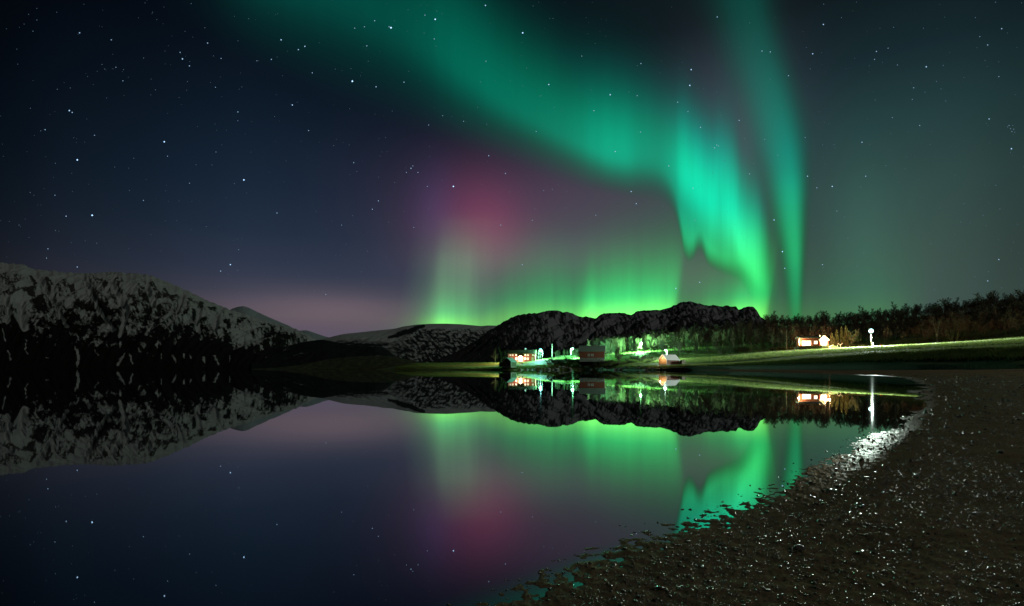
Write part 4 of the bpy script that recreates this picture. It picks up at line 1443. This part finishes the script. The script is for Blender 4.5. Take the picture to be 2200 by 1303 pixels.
# ------------------------------------------------------------------ trees
M_BARK = mat_noise("birch_bark", (.050, .042, .036), (.12, .105, .09), .9, 6, .2, .02, stretch=(1, 1, .3))
M_TWIG = mat_noise("bare_twigs", (.19, .135, .105), (.30, .22, .17), .9, 1.0, 0)
M_PALE = mat_noise("lit_twigs", (.13, .14, .09), (.24, .24, .16), .9, 1.0, 0)  # lamp light on the lit trees is put into this twig colour
M_PALEBARK = mat_noise("pale_birch_bark", (.30, .29, .26), (.50, .48, .44), .85, 5, .2, .02, stretch=(1, 1, .4))
M_NEEDLE = mat_noise("conifer_needles", (.055, .060, .022), (.12, .105, .045), .85, 1.5, 0)
M_BUSH = mat_noise("brush_twigs", (.040, .045, .022), (.085, .085, .045), .9, 1.2, 0)


def mesh_of(mb, name, mat):
    me = bpy.data.meshes.new(name)
    me.from_pydata(mb.v, [], mb.f)
    me.materials.append(mat)
    return me


def twig(mb, p, d, L, w, r):
    """A thin forked twig: two long slivers of bark."""
    d = d.normalized()
    n = d.cross(Vector((r.uniform(-1, 1), r.uniform(-1, 1), r.uniform(-1, 1)))).normalized()
    q = p + d * L + Vector((r.uniform(-.12, .12), r.uniform(-.12, .12), r.uniform(-.05, .1))) * L
    mid = p + (q - p) * .5
    mb.add([p - n * w, p + n * w, q], [(0, 1, 2)])
    s = (d + n * r.choice((-1, 1)) * .7).normalized()
    q2 = mid + s * L * .5
    k = d.cross(n)
    mb.add([mid - k * w * .7, mid + k * w * .7, q2], [(0, 1, 2)])


def bare_tree_meshes(name, seed, h, spread=.32, limbs=16, subs=5, twigs=6, tw=.045, stems=1, rise=1.0, bark=None, tmat=None, low=.22):
    r = random.Random(seed)
    tr, cr = MB(), MB()
    for st in range(stems):
        lean = Vector((r.uniform(-.16, .16), r.uniform(-.16, .16), 0)) * (1 if stems == 1 else 2.4)
        b0 = Vector((r.uniform(-.2, .2), r.uniform(-.2, .2), 0)) * (0 if stems == 1 else 1)
        pts = [b0 + Vector((0, 0, -.4))]
        n = 6
        for i in range(1, n + 1):
            t = i / n
            pts.append(b0 + lean * h * t * t + Vector((r.uniform(-.02, .02) * h * t, r.uniform(-.02, .02) * h * t, h * t * .96)))
        r0 = .016 * h + .03
        tr.tube(pts, [r0 * (1 - .9 * i / n) + .012 for i in range(n + 1)], 7)

        def on(t):
            f = t * n
            i = min(n - 1, int(f))
            return pts[i].lerp(pts[i + 1], f - i)
        for li in range(limbs):
            t = low + (1 - low) * (li + r.random()) / limbs
            a = r.uniform(0, 6.283)
            out = Vector((math.cos(a), math.sin(a), 0))
            L = h * spread * (1.15 - t * .75) * r.uniform(.7, 1.2)
            p0 = on(min(t, .98))
            p1 = p0 + (out * .75 + Vector((0, 0, .55 * rise))) * L * .5
            p2 = p1 + (out * .45 + Vector((0, 0, .85 * rise))) * L * .55
            rr = r0 * (1 - t) * .45 + .016
            cr.tube([p0, p1, p2], [rr, rr * .65, rr * .25], 4, False)
            for s in range(subs):
                f = .25 + .75 * (s + r.random()) / subs
                q0 = p0.lerp(p1, f * 2) if f < .5 else p1.lerp(p2, f * 2 - 1)
                dirn = (out * r.uniform(.1, .8) + Vector((r.uniform(-.7, .7), r.uniform(-.7, .7), r.uniform(.25, 1.0) * rise))).normalized()
                l2 = L * r.uniform(.28, .5)
                q1 = q0 + dirn * l2
                cr.tube([q0, q1], [rr * .4 + .006, .008], 3, False)
                for k in range(twigs):
                    g = (k + r.random()) / twigs
                    dd = dirn + Vector((r.uniform(-.8, .8), r.uniform(-.8, .8), r.uniform(-.3, .8)))
                    twig(cr, q0.lerp(q1, g), dd, l2 * r.uniform(.4, .8), tw, r)
    return mesh_of(tr, name + "_trunk", bark or M_BARK), mesh_of(cr, name + "_crown", tmat or M_TWIG)


def plant(kind, meshes, loc, rz, sc, label, cat, group=None, names=("trunk", "crown")):
    root = empty(kind, loc, rz)
    root.scale = sc if hasattr(sc, '__len__') else (sc, sc, sc)
    tag(root, label, cat, group)
    for nm, me in zip(names, meshes):
        o = bpy.data.objects.new(nm, me)
        COL.objects.link(o)
        o.parent = root
    return root


def cone_tree_meshes(name, seed, h, spires):
    """Evergreen of several flame-shaped spires made of many small sprays."""
    r = random.Random(seed)
    tr, cr = MB(), MB()
    tr.tube([(0, 0, -.4), (.05, 0, h * .5), (0, .05, h * .9)], [.22, .14, .04], 7)
    for (sx, sy, sh, sr) in spires:
        n = int(520 * sh * sr / 6)
        for i in range(n):
            t = r.random() ** 1.25
            z = .25 + t * (sh - .25)
            prof = (min(1.0, (t + .06) * 3.2)) * (1 - t) ** .62
            a = r.uniform(0, 6.283)
            rad = sr * prof * r.uniform(.55, 1.05) * (1 + .22 * math.sin(3 * a + z * 2.2))
            p = Vector((sx + rad * math.cos(a), sy + rad * math.sin(a), z))
            d = Vector((math.cos(a) * .55 + r.uniform(-.4, .4), math.sin(a) * .55 + r.uniform(-.4, .4), 1)).normalized()
            s = d.cross(Vector((r.uniform(-1, 1), r.uniform(-1, 1), r.uniform(-1, 1)))).normalized()
            L, w = r.uniform(.30, .62), r.uniform(.07, .14)
            cr.add([p - s * w, p + d * L * .6 - s * w * .6, p + d * L, p + d * L * .6 + s * w * .6, p + s * w], [(0, 1, 2, 3, 4)])
    return mesh_of(tr, name + "_trunk", M_BARK), mesh_of(cr, name + "_crown", M_NEEDLE)


def bush_mesh(name, seed, h, w, stems, tw, mat):
    r = random.Random(seed)
    mb = MB()
    for i in range(stems):
        a = r.uniform(0, 6.283)
        b = Vector((math.cos(a), math.sin(a), 0)) * r.random() * w * .3
        d = Vector((math.cos(a) * r.uniform(.1, .8) * w / h, math.sin(a) * r.uniform(.1, .8) * w / h, 1)).normalized()
        L = h * r.uniform(.6, 1.05)
        e = b + d * L
        mb.tube([b - Vector((0, 0, .3)), b.lerp(e, .5) + Vector((r.uniform(-.1, .1), r.uniform(-.1, .1), 0)), e], [.045, .03, .01], 3, False)
        for k in range(9):
            f = .2 + .8 * (k + r.random()) / 9
            dd = d + Vector((r.uniform(-.9, .9), r.uniform(-.9, .9), r.uniform(-.2, .6)))
            twig(mb, b.lerp(e, f), dd, L * r.uniform(.18, .35), tw, r)
    return mesh_of(mb, name, mat)


def build_trees():
    r = random.Random(99)
    wood = [bare_tree_meshes("wood_birch", 200 + i, 10.5, .30, 18, 6, 7, .075, 1 if i % 3 else 2, low=.25) for i in range(6)]
    # birches of the hillside wood, nearest rows and skyline
    spots = []
    for i in range(128):                                # skyline
        px = 1632 + (2320 - 1632) * ((i + r.random()) / 128)
        yb = meadow_key(px, 5)[0]
        spots.append((px, yb + r.uniform(-34, 16), r.choice((.62, .75, .85, .95, 1.05, 1.2, 1.35))))
    for i in range(92):                                 # the slope
        px = r.uniform(1640, 2300)
        y4, y5 = meadow_key(px, 4)[0], meadow_key(px, 5)[0]
        spots.append((px, y4 + 8 + (y5 - y4 - 20) * r.random() ** 1.2, r.uniform(.65, 1.0)))
    for i in range(52):                                 # the wood's near edge
        px = 1655 + (2300 - 1655) * (i + r.random()) / 52
        if 1775 < px < 1852:
            continue
        spots.append((px, meadow_key(px, 4)[0] + r.uniform(3, 20), r.uniform(.5, .9)))
    for (px, Y, s) in spots:
        loc = ground(px, Y)
        plant("birch_tree", wood[r.randrange(6)], loc, r.uniform(0, 6.28), (s * r.uniform(.95, 1.2), s * r.uniform(.95, 1.2), s * r.uniform(.85, 1.12)),
              "dark leafless birch of the hillside wood on the right", "tree", "birches of the hillside wood")
    # one pale trunk standing clear of the wood
    pale = bare_tree_meshes("pale_birch", 321, 13, .16, 10, 4, 4, .05, 2, bark=M_PALEBARK, tmat=M_PALE)
    plant("birch_tree", pale, ground(2013, 322), .4, (.8, .8, .95), "tall birch with a pale forked trunk at the wood's edge, right of the brightest lamp", "tree")
    # everything deeper in the wood reads as one dark mass
    low = []
    for k in range(3):
        t_, c_ = bare_tree_meshes("far_birch", 400 + k, 10.0, .32, 12, 5, 5, .12, 1, low=.15)
        V, F = [], []
        for me in (t_, c_):
            b0 = len(V)
            V += [v.co[:] for v in me.vertices]
            for p in me.polygons:
                vs = [b0 + i for i in p.vertices]
                for j in range(1, len(vs) - 1):
                    F.append((vs[0], vs[j], vs[j + 1]))
        low.append((np.array(V), np.array(F)))
    VV, FF, nb = [], [], 0
    rs = np.random.RandomState(12)
    for i in range(1330):
        if i < 480:
            px = rs.uniform(1262, 1720)
            y0 = meadow_key(px, 4)[0] + 12
        else:
            px = rs.uniform(1700, 2330) if i < 1150 else rs.uniform(2320, 2700)
            y0 = meadow_key(px, 4)[0] + 18
        y1 = meadow_key(px, 5)[0] + 14
        Y = y0 + (y1 - y0) * (rs.random_sample() ** .75)
        p = ground(px, Y)
        V, F = low[rs.randint(3)]
        a, s = rs.uniform(0, 6.28), rs.uniform(.62, 1.08)
        ca, sa = math.cos(a), math.sin(a)
        VV.append(np.stack([(V[:, 0] * ca - V[:, 1] * sa) * s + p.x, (V[:, 0] * sa + V[:, 1] * ca) * s + p.y, V[:, 2] * s + p.z], -1))
        FF.append(F + nb)
        nb += len(V)
    o = np_mesh("far_wood", np.concatenate(VV), np.concatenate(FF), M_TWIG, False)
    tag(o, "dark leafless wood covering the hillside behind the village", None, None, 'stuff')

    # lit trees around the lamps ------------------------------------------------
    lit = [bare_tree_meshes("lit_tree", 500 + i, 7.0, .36, 20, 6, 8, .055, 2, tmat=M_PALE, bark=M_BARK, low=.15) for i in range(3)]
    slim = [bare_tree_meshes("slim_tree", 520 + i, 8.0, .24, 18, 6, 7, .05, 1, tmat=M_BUSH, low=.15) for i in range(3)]
    def t(px, Y, h, meshes, label, group=None, w=1.0, base=7.0):
        s = h / base
        plant("bare_tree", meshes, ground(px, Y), r.uniform(0, 6.28), (s * w, s * w, s), label, "tree", group)
    t(1363, 376, 7.2, lit[0], "brightly lit rounded bare tree just left of the lamp behind the boathouse", w=1.25)
    t(1388, 376, 6.8, lit[1], "brightly lit rounded bare tree just right of the lamp behind the boathouse", w=1.25)
    t(1330, 303, 9.6, lit[2], "tall dim bare tree on the shore between the barn and the green-lit trees", w=.9)
    t(1239, 340, 5.4, lit[1], "bright green bare tree leaning against the left end of the barn", w=.9)
    t(1157, 347, 5.6, slim[0], "white-lit slim birch under the cyan lamp, nearer the house wall", w=.9, base=8)
    t(1162, 350, 4.6, slim[1], "white-lit small birch under the cyan lamp, nearer the lamp pole", w=1.0, base=8)
    t(1064, 356, 8.6, slim[2], "dim leafless tree farthest left of the turf-roofed house", base=8, w=1.2)
    t(1077, 362, 9.4, slim[0], "dim leafless tree second from the turf-roofed house's left end", base=8, w=1.2)
    t(1088, 360, 7.6, slim[1], "dim leafless tree next to the turf-roofed house's left end", base=8, w=1.1)
    for i in range(46):
        px = 1296 + (1500 - 1296) * (i + r.random()) / 46
        Y = meadow_key(px, 4)[0] + r.uniform(4, 62)
        t(px, Y, r.uniform(6.0, 10.5), (slim + slim + lit)[r.randrange(9)], "green-lit bare tree in the grove behind the barn and white-roofed boathouse", "green-lit trees of the village grove", w=r.uniform(.8, 1.1), base=7.6)
    for i in range(9):
        px = 1192 + i * 5.6 + r.uniform(-2, 2)
        t(px, meadow_key(px, 4)[0] + r.uniform(2, 24), r.uniform(3.4, 6.0), slim[r.randrange(3)], "small green-lit bare tree on the flat left of the barn", "small trees left of the barn", w=1.3, base=8)
    for i in range(14):
        px = 1500 + i * 10.0 + r.uniform(-4, 4)
        t(px, meadow_key(px, 4)[0] + r.uniform(6, 30), r.uniform(5.0, 8.5), slim[r.randrange(3)], "dim bare tree at the wood's foot between the boathouse and the lit red house", "dim trees at the wood's foot", w=1.1, base=8)

    # conifers and trees beside the lit house ------------------------------------
    co = [cone_tree_meshes("conifer", 600, 10, [(0, 0, 10, 1.5), (1.2, .3, 7.6, 1.2)]), cone_tree_meshes("conifer", 601, 12, [(0, 0, 12, 1.55), (-1.1, .3, 9.6, 1.25), (.9, -.4, 8.4, 1.2)]),
          cone_tree_meshes("conifer", 602, 8, [(0, 0, 8, 1.35), (-.9, 0, 5.6, 1.1)])]
    for px, Y, k, s, lab in ((1787, 318, 2, 1.0, "shortest orange-lit conifer, nearest the lit red house"), (1797.5, 320, 0, .98, "orange-lit conifer with two spires behind the green car"),
                             (1808, 322, 1, .93, "broad orange-lit conifer in the middle of the row beside the house"), (1817.5, 321, 1, 1.0, "tallest orange-lit conifer at the right end of the row")):
        root = plant("conifer", co[k], ground(px, Y), px, s, lab, "tree", "orange-lit conifers beside the lit red house")
    t(1829, 320, 8.6, lit[0], "orange-lit bare tree just right of the tallest conifer", w=1.0)
    t(1842, 324, 9.2, lit[1], "orange-lit bare tree nearer the brightest lamp", w=1.0)

    # bushes -------------------------------------------------------------------
    bush = [bush_mesh("bush_a", 700, 2.2, 2.6, 26, .05, M_BUSH), bush_mesh("bush_b", 701, 1.7, 2.8, 26, .05, M_BUSH), bush_mesh("bush_c", 702, 2.8, 2.4, 28, .05, M_BUSH)]
    def b(px, Y, h, w, label, group=None, dz=0):
        me = bush[r.randrange(3)]
        hh = {"bush_a": 2.2, "bush_b": 1.7, "bush_c": 2.8}[me.name.split('.')[0]]
        o = bpy.data.objects.new("shrub", me)
        COL.objects.link(o)
        o.location = ground(px, Y) + Vector((0, 0, dz))
        o.rotation_euler = (0, 0, r.uniform(0, 6.28))
        o.scale = (w / 2.6, w / 2.6, h / hh)
        tag(o, label, "shrub", group)
    b(1551, 306, 6.0, 6.0, "lone rounded bare shrub in the dark meadow right of the boathouse")
    for px in (1568, 1576, 1585, 1594, 1602):
        b(px, 322 + r.uniform(-3, 3), 4.0, 4.6, "dark shrub in the clump between the lone shrub and the short pole", "clump of dark shrubs")
    b(2049, 300, 7.2, 8.0, "big rounded reddish shrub at the upper edge of the field on the right")
    for px in (1985, 1998, 2024, 2066, 2085):
        b(px, meadow_key(px, 4)[0] - 3, 3.0, 4.5, "low dark shrub along the upper edge of the field", "shrubs along the field's upper edge")
    for i in range(9):
        b(1822 + i * 4.6, 312 + r.uniform(-3, 3), 1.6, 3.0, "low orange-lit shrub in the hedge between the airer and the brightest lamp", "low hedge left of the brightest lamp")
    for i in range(6):
        b(1660 + i * 9, 315 + r.uniform(-2, 4), 2.2, 3.2, "low dark shrub left of the lit red house", "shrubs left of the lit house")
    for i in range(24):
        px = 1172 + (1330 - 1172) * (i + r.random()) / 24
        y1, y2 = meadow_key(px, 1)[0], meadow_key(px, 2)[0]
        b(px, y1 + (y2 - y1) * r.random(), r.uniform(1.0, 2.0), r.uniform(2.4, 4.2), "dark shrub on the bank between the mound and the water", "shrubs on the village bank")
    for px in (1268, 1279, 1290, 1262):
        b(px, 316.5, 2.6, 3.4, "shrub growing against the barn's stone wall", "shrubs against the barn wall")
    for i in range(16):
        px = 1345 + (1412 - 1345) * (i + r.random()) / 16
        b(px, 300 + r.uniform(-8, 34), r.uniform(1.0, 2.2), r.uniform(2.2, 3.6), "green-lit shrub on the slope below the lamp behind the boathouse", "shrubs on the lit slope")
    for i in range(12):
        b(1196 + i * 3.6, 352 + r.uniform(-4, 6), r.uniform(.9, 1.7), 2.4, "bright green shrub on the mound around the lamp left of the barn", "shrubs around the lamp left of the barn")


build_trees()


# ------------------------------------------------------------------ grass, stones, gravel
def build_grass():
    m = mat_noise("grass_blades", (.10, .17, .035), (.24, .27, .085), .8, .5, 0)
    rs = np.random.RandomState(3)
    N = 80000
    px = np.concatenate([rs.uniform(1040, 2260, int(N * .88)), rs.uniform(850, 1060, N - int(N * .88))])
    zone = rs.choice(4, N, p=[.30, .20, .36, .14])
    ys = np.array([meadow_key(px, k)[0] for k in range(6)])
    t = rs.random_sample(N)
    edge = zone == 0
    Y = np.where(edge, ys[0] + (ys[1] - ys[0]) * (.35 + .9 * t), ys[zone, np.arange(N)] + (ys[zone + 1, np.arange(N)] - ys[zone, np.arange(N)]) * t)
    Y = np.where(zone == 3, ys[3] + (ys[4] - ys[3]) * t, Y)
    X = (px - 1100) / FPX * Y
    Z = meadow_z(X, Y)
    clump = fbm(X * .15, Y * .15, 91, 3)
    h = np.where(edge, rs.uniform(.25, .75, N), np.where(zone == 1, rs.uniform(.05, .12, N), np.where(zone == 2, rs.uniform(.15, .55, N) * (1 + clump), rs.uniform(.1, .3, N))))
    h = np.where((zone == 2) & (px < 1330), h * .5, h)
    off_road = np.abs(Y - ys[3]) < np.where(px > 1560, 2.4, 0)
    ok = ~off_road & (Z > .15)
    X, Y, Z, h, N = X[ok], Y[ok], Z[ok], h[ok], int(ok.sum())
    V, F = [], []
    nb = 5
    for k in range(nb):
        a = rs.uniform(0, 6.28, N)
        ox, oy = rs.normal(0, .16, N), rs.normal(0, .16, N)
        w = rs.uniform(.03, .075, N) * (1 + h)
        lx, ly = rs.normal(0, .35, N) * h, rs.normal(0, .35, N) * h
        b0 = np.stack([X + ox - np.cos(a) * w, Y + oy - np.sin(a) * w, Z - .08], -1)
        b1 = np.stack([X + ox + np.cos(a) * w, Y + oy + np.sin(a) * w, Z - .08], -1)
        tp = np.stack([X + ox + lx, Y + oy + ly, Z + h * rs.uniform(.6, 1.1, N)], -1)
        V.append(np.stack([b0, b1, tp], 1).reshape(-1, 3))
    V = np.concatenate(V)
    F = np.arange(len(V)).reshape(-1, 3)
    nt = m.node_tree                                      # blades let light through
    pb = nt.nodes['Principled BSDF']
    tl = nt.nodes.new('ShaderNodeBsdfTranslucent')
    link(nt, pb.inputs['Base Color'].links[0].from_socket, tl.inputs['Color'])
    ms = nt.nodes.new('ShaderNodeMixShader'); ms.inputs[0].default_value = .5
    link(nt, pb.outputs[0], ms.inputs[1]); link(nt, tl.outputs[0], ms.inputs[2])
    link(nt, ms.outputs[0], nt.nodes['Material Output'].inputs['Surface'])
    tag(np_mesh("grass", V, F, m, False), "tufts of grass over the meadow and its bank", None, None, 'stuff')


build_grass()


def ico(sub):
    bm = bmesh.new()
    bmesh.ops.create_icosphere(bm, subdivisions=sub, radius=1)
    V = np.array([v.co[:] for v in bm.verts])
    F = np.array([[v.index for v in f.verts] for f in bm.faces])
    bm.free()
    return V, F


def rock_mesh(name, seed, mat, sub=3, flat=.6):
    V, F = ico(sub)
    rs = np.random.RandomState(seed)
    for _ in range(7):                                   # cut flat faces
        n = rs.normal(size=3); n /= np.linalg.norm(n)
        d = V @ n
        c = rs.uniform(.5, .85)
        V = np.where((d > c)[:, None], V - n * (d - c)[:, None], V)
    V = V * (1 + .07 * fbm(V[:, 0] * 3 + V[:, 2] * 2, V[:, 1] * 3, seed, 3)[:, None])
    V = V * np.array([1, .8, flat])
    me = bpy.data.meshes.new(name)
    me.from_pydata(V.tolist(), [], F.tolist())
    me.materials.append(mat)
    return me


def build_stones():
    m = mat_noise("shore_rock", (.18, .18, .165), (.44, .43, .40), .8, 2.0, .5, .06)
    rocks = [rock_mesh("rock_%d" % i, 40 + i, m) for i in range(5)]
    r = random.Random(17)
    for i in range(64):
        px = 1098 + (1425 - 1098) * (i + r.random()) / 64
        y0, y1 = meadow_key(px, 0)[0], meadow_key(px, 1)[0]
        Y = y0 + (y1 - y0) * r.uniform(.02, .95)
        g = ground(px, Y)
        s = r.choice((.35, .45, .55, .7, .9, 1.2)) * (1.15 if 1180 < px < 1400 else .8)
        o = bpy.data.objects.new("rock", rocks[r.randrange(5)])
        COL.objects.link(o)
        o.location = (g.x, g.y, max(g.z, -.05) + s * .15)
        o.scale = (s, s, s)
        o.rotation_euler = (r.uniform(-.3, .3), r.uniform(-.3, .3), r.uniform(0, 6.28))
        tag(o, "grey boulder along the village waterline", "rock", "boulders along the village shore")
    # gravel of the beach
    wet = bpy.data.materials.new("wet_gravel")
    wet.use_nodes = True
    nt = wet.node_tree
    b = nt.nodes['Principled BSDF']
    n = noise(nt, 14.0, 3)
    link(nt, cramp(nt, n.outputs[0], [(.3, (.045, .036, .024)), (.55, (.10, .082, .055)), (.8, (.20, .17, .125))]), b.inputs['Base Color'])
    b.inputs['Roughness'].default_value = .27
    b.inputs['Specular IOR Level'].default_value = .5
    rs = np.random.RandomState(8)
    N = 110000
    px = rs.uniform(900, 2650, N)
    py = HOR + np.exp(rs.uniform(np.log(14), np.log(560), N))
    py = np.where(rs.random_sample(N) < .55, rs.uniform(850, 1340, N), py)
    Y = H0 * FPX / (py - HOR)
    for _ in range(4):                                    # slide onto the sloping beach along the view
        X = (px - 1100) / FPX * Y
        Y = np.clip((H0 - beach_z(X, Y)), .05, None) * FPX / (py - HOR)
    X = (px - 1100) / FPX * Y
    Z = beach_z(X, Y)
    sd = shore_dist(X, Y)
    dens = fbm(X * .8, Y * .8, 55, 3) + .5 * np.exp(-np.abs(sd) / (.5 + .08 * Y)) + np.where(py > 1050, .12, -.12)
    keep = (Z > -.004) & (Y < 70) & (Y > .9) & (dens + rs.uniform(-.35, .35, N) > .0) & (.25 + sstep(sd, 0, .7 * (.35 + .05 * Y)) > rs.random_sample(N) * .95)
    X, Y, Z = X[keep], Y[keep], Z[keep]
    N = len(X)
    s = np.exp(rs.normal(0, .58, N)) * .9 * Y / FPX
    s = np.clip(s, .0012, .05)
    IV, IF = ico(1)
    d = 1 + .28 * rs.normal(size=(N, len(IV), 1))
    V = IV[None] * d * np.stack([rs.uniform(.7, 1.3, N), rs.uniform(.7, 1.3, N), rs.uniform(.4, .9, N)], -1)[:, None, :] * s[:, None, None]
    a = rs.uniform(0, 6.28, N)
    ca, sa = np.cos(a)[:, None], np.sin(a)[:, None]
    V = np.stack([V[..., 0] * ca - V[..., 1] * sa + X[:, None], V[..., 0] * sa + V[..., 1] * ca + Y[:, None], V[..., 2] + (Z + s * .25)[:, None]], -1)
    F = (IF[None] + (np.arange(N) * len(IV))[:, None, None]).reshape(-1, 3)
    tag(np_mesh("gravel", V.reshape(-1, 3), F, wet, True), "wet dark gravel scattered over the beach", None, None, 'stuff')
    # larger single stones
    m2 = mat_noise("beach_stone", (.035, .032, .026), (.12, .11, .09), .35, 9, .4, .01, spec=.5)
    stones = [rock_mesh("beach_stone_%d" % i, 80 + i, m2, 3, .5) for i in range(4)]
    for (px, py, w, lab) in ((1717, 1180, 26, "pale rounded stone lying alone on the gravel in the foreground"), (1742, 1038, 12, "small dark stone standing in the shallow orange glint"), (2098, 1104, 18, "dark stone on the sand towards the right edge"),
                             (1550, 1170, 14, None), (1600, 1150, 12, None), (2035, 920, 12, None), (2150, 975, 20, None), (2060, 897, 12, None), (1930, 990, 10, None), (2090, 950, 10, None),
                             (2165, 1072, 14, None), (1840, 1085, 12, None), (1990, 1050, 10, None), (1480, 1240, 14, None), (1320, 1215, 10, None), (2120, 1200, 13, None), (1900, 1230, 15, None),
                             (1650, 1270, 14, None), (2180, 850, 10, None), (2040, 1010, 9, None), (1760, 1120, 11, None), (1430, 1180, 9, None)):
        Y = H0 * FPX / (py - HOR)
        for _ in range(6):
            X = (px - 1100) / FPX * Y
            Y = max(.05, H0 - float(beach_z(np.array([X]), np.array([Y]))[0])) * FPX / (py - HOR)
        X = (px - 1100) / FPX * Y
        z = float(beach_z(np.array([X]), np.array([Y]))[0])
        s = w / 2 / FPX * Y
        o = bpy.data.objects.new("stone", stones[r.randrange(4)])
        COL.objects.link(o)
        o.location = (X, Y, z + s * .2)
        o.scale = (s, s, s)
        o.rotation_euler = (r.uniform(-.2, .2), r.uniform(-.2, .2), r.uniform(0, 6.28))
        tag(o, lab or "dark wet stone lying on the gravel beach", "stone", None if lab else "dark stones on the beach")


build_stones()
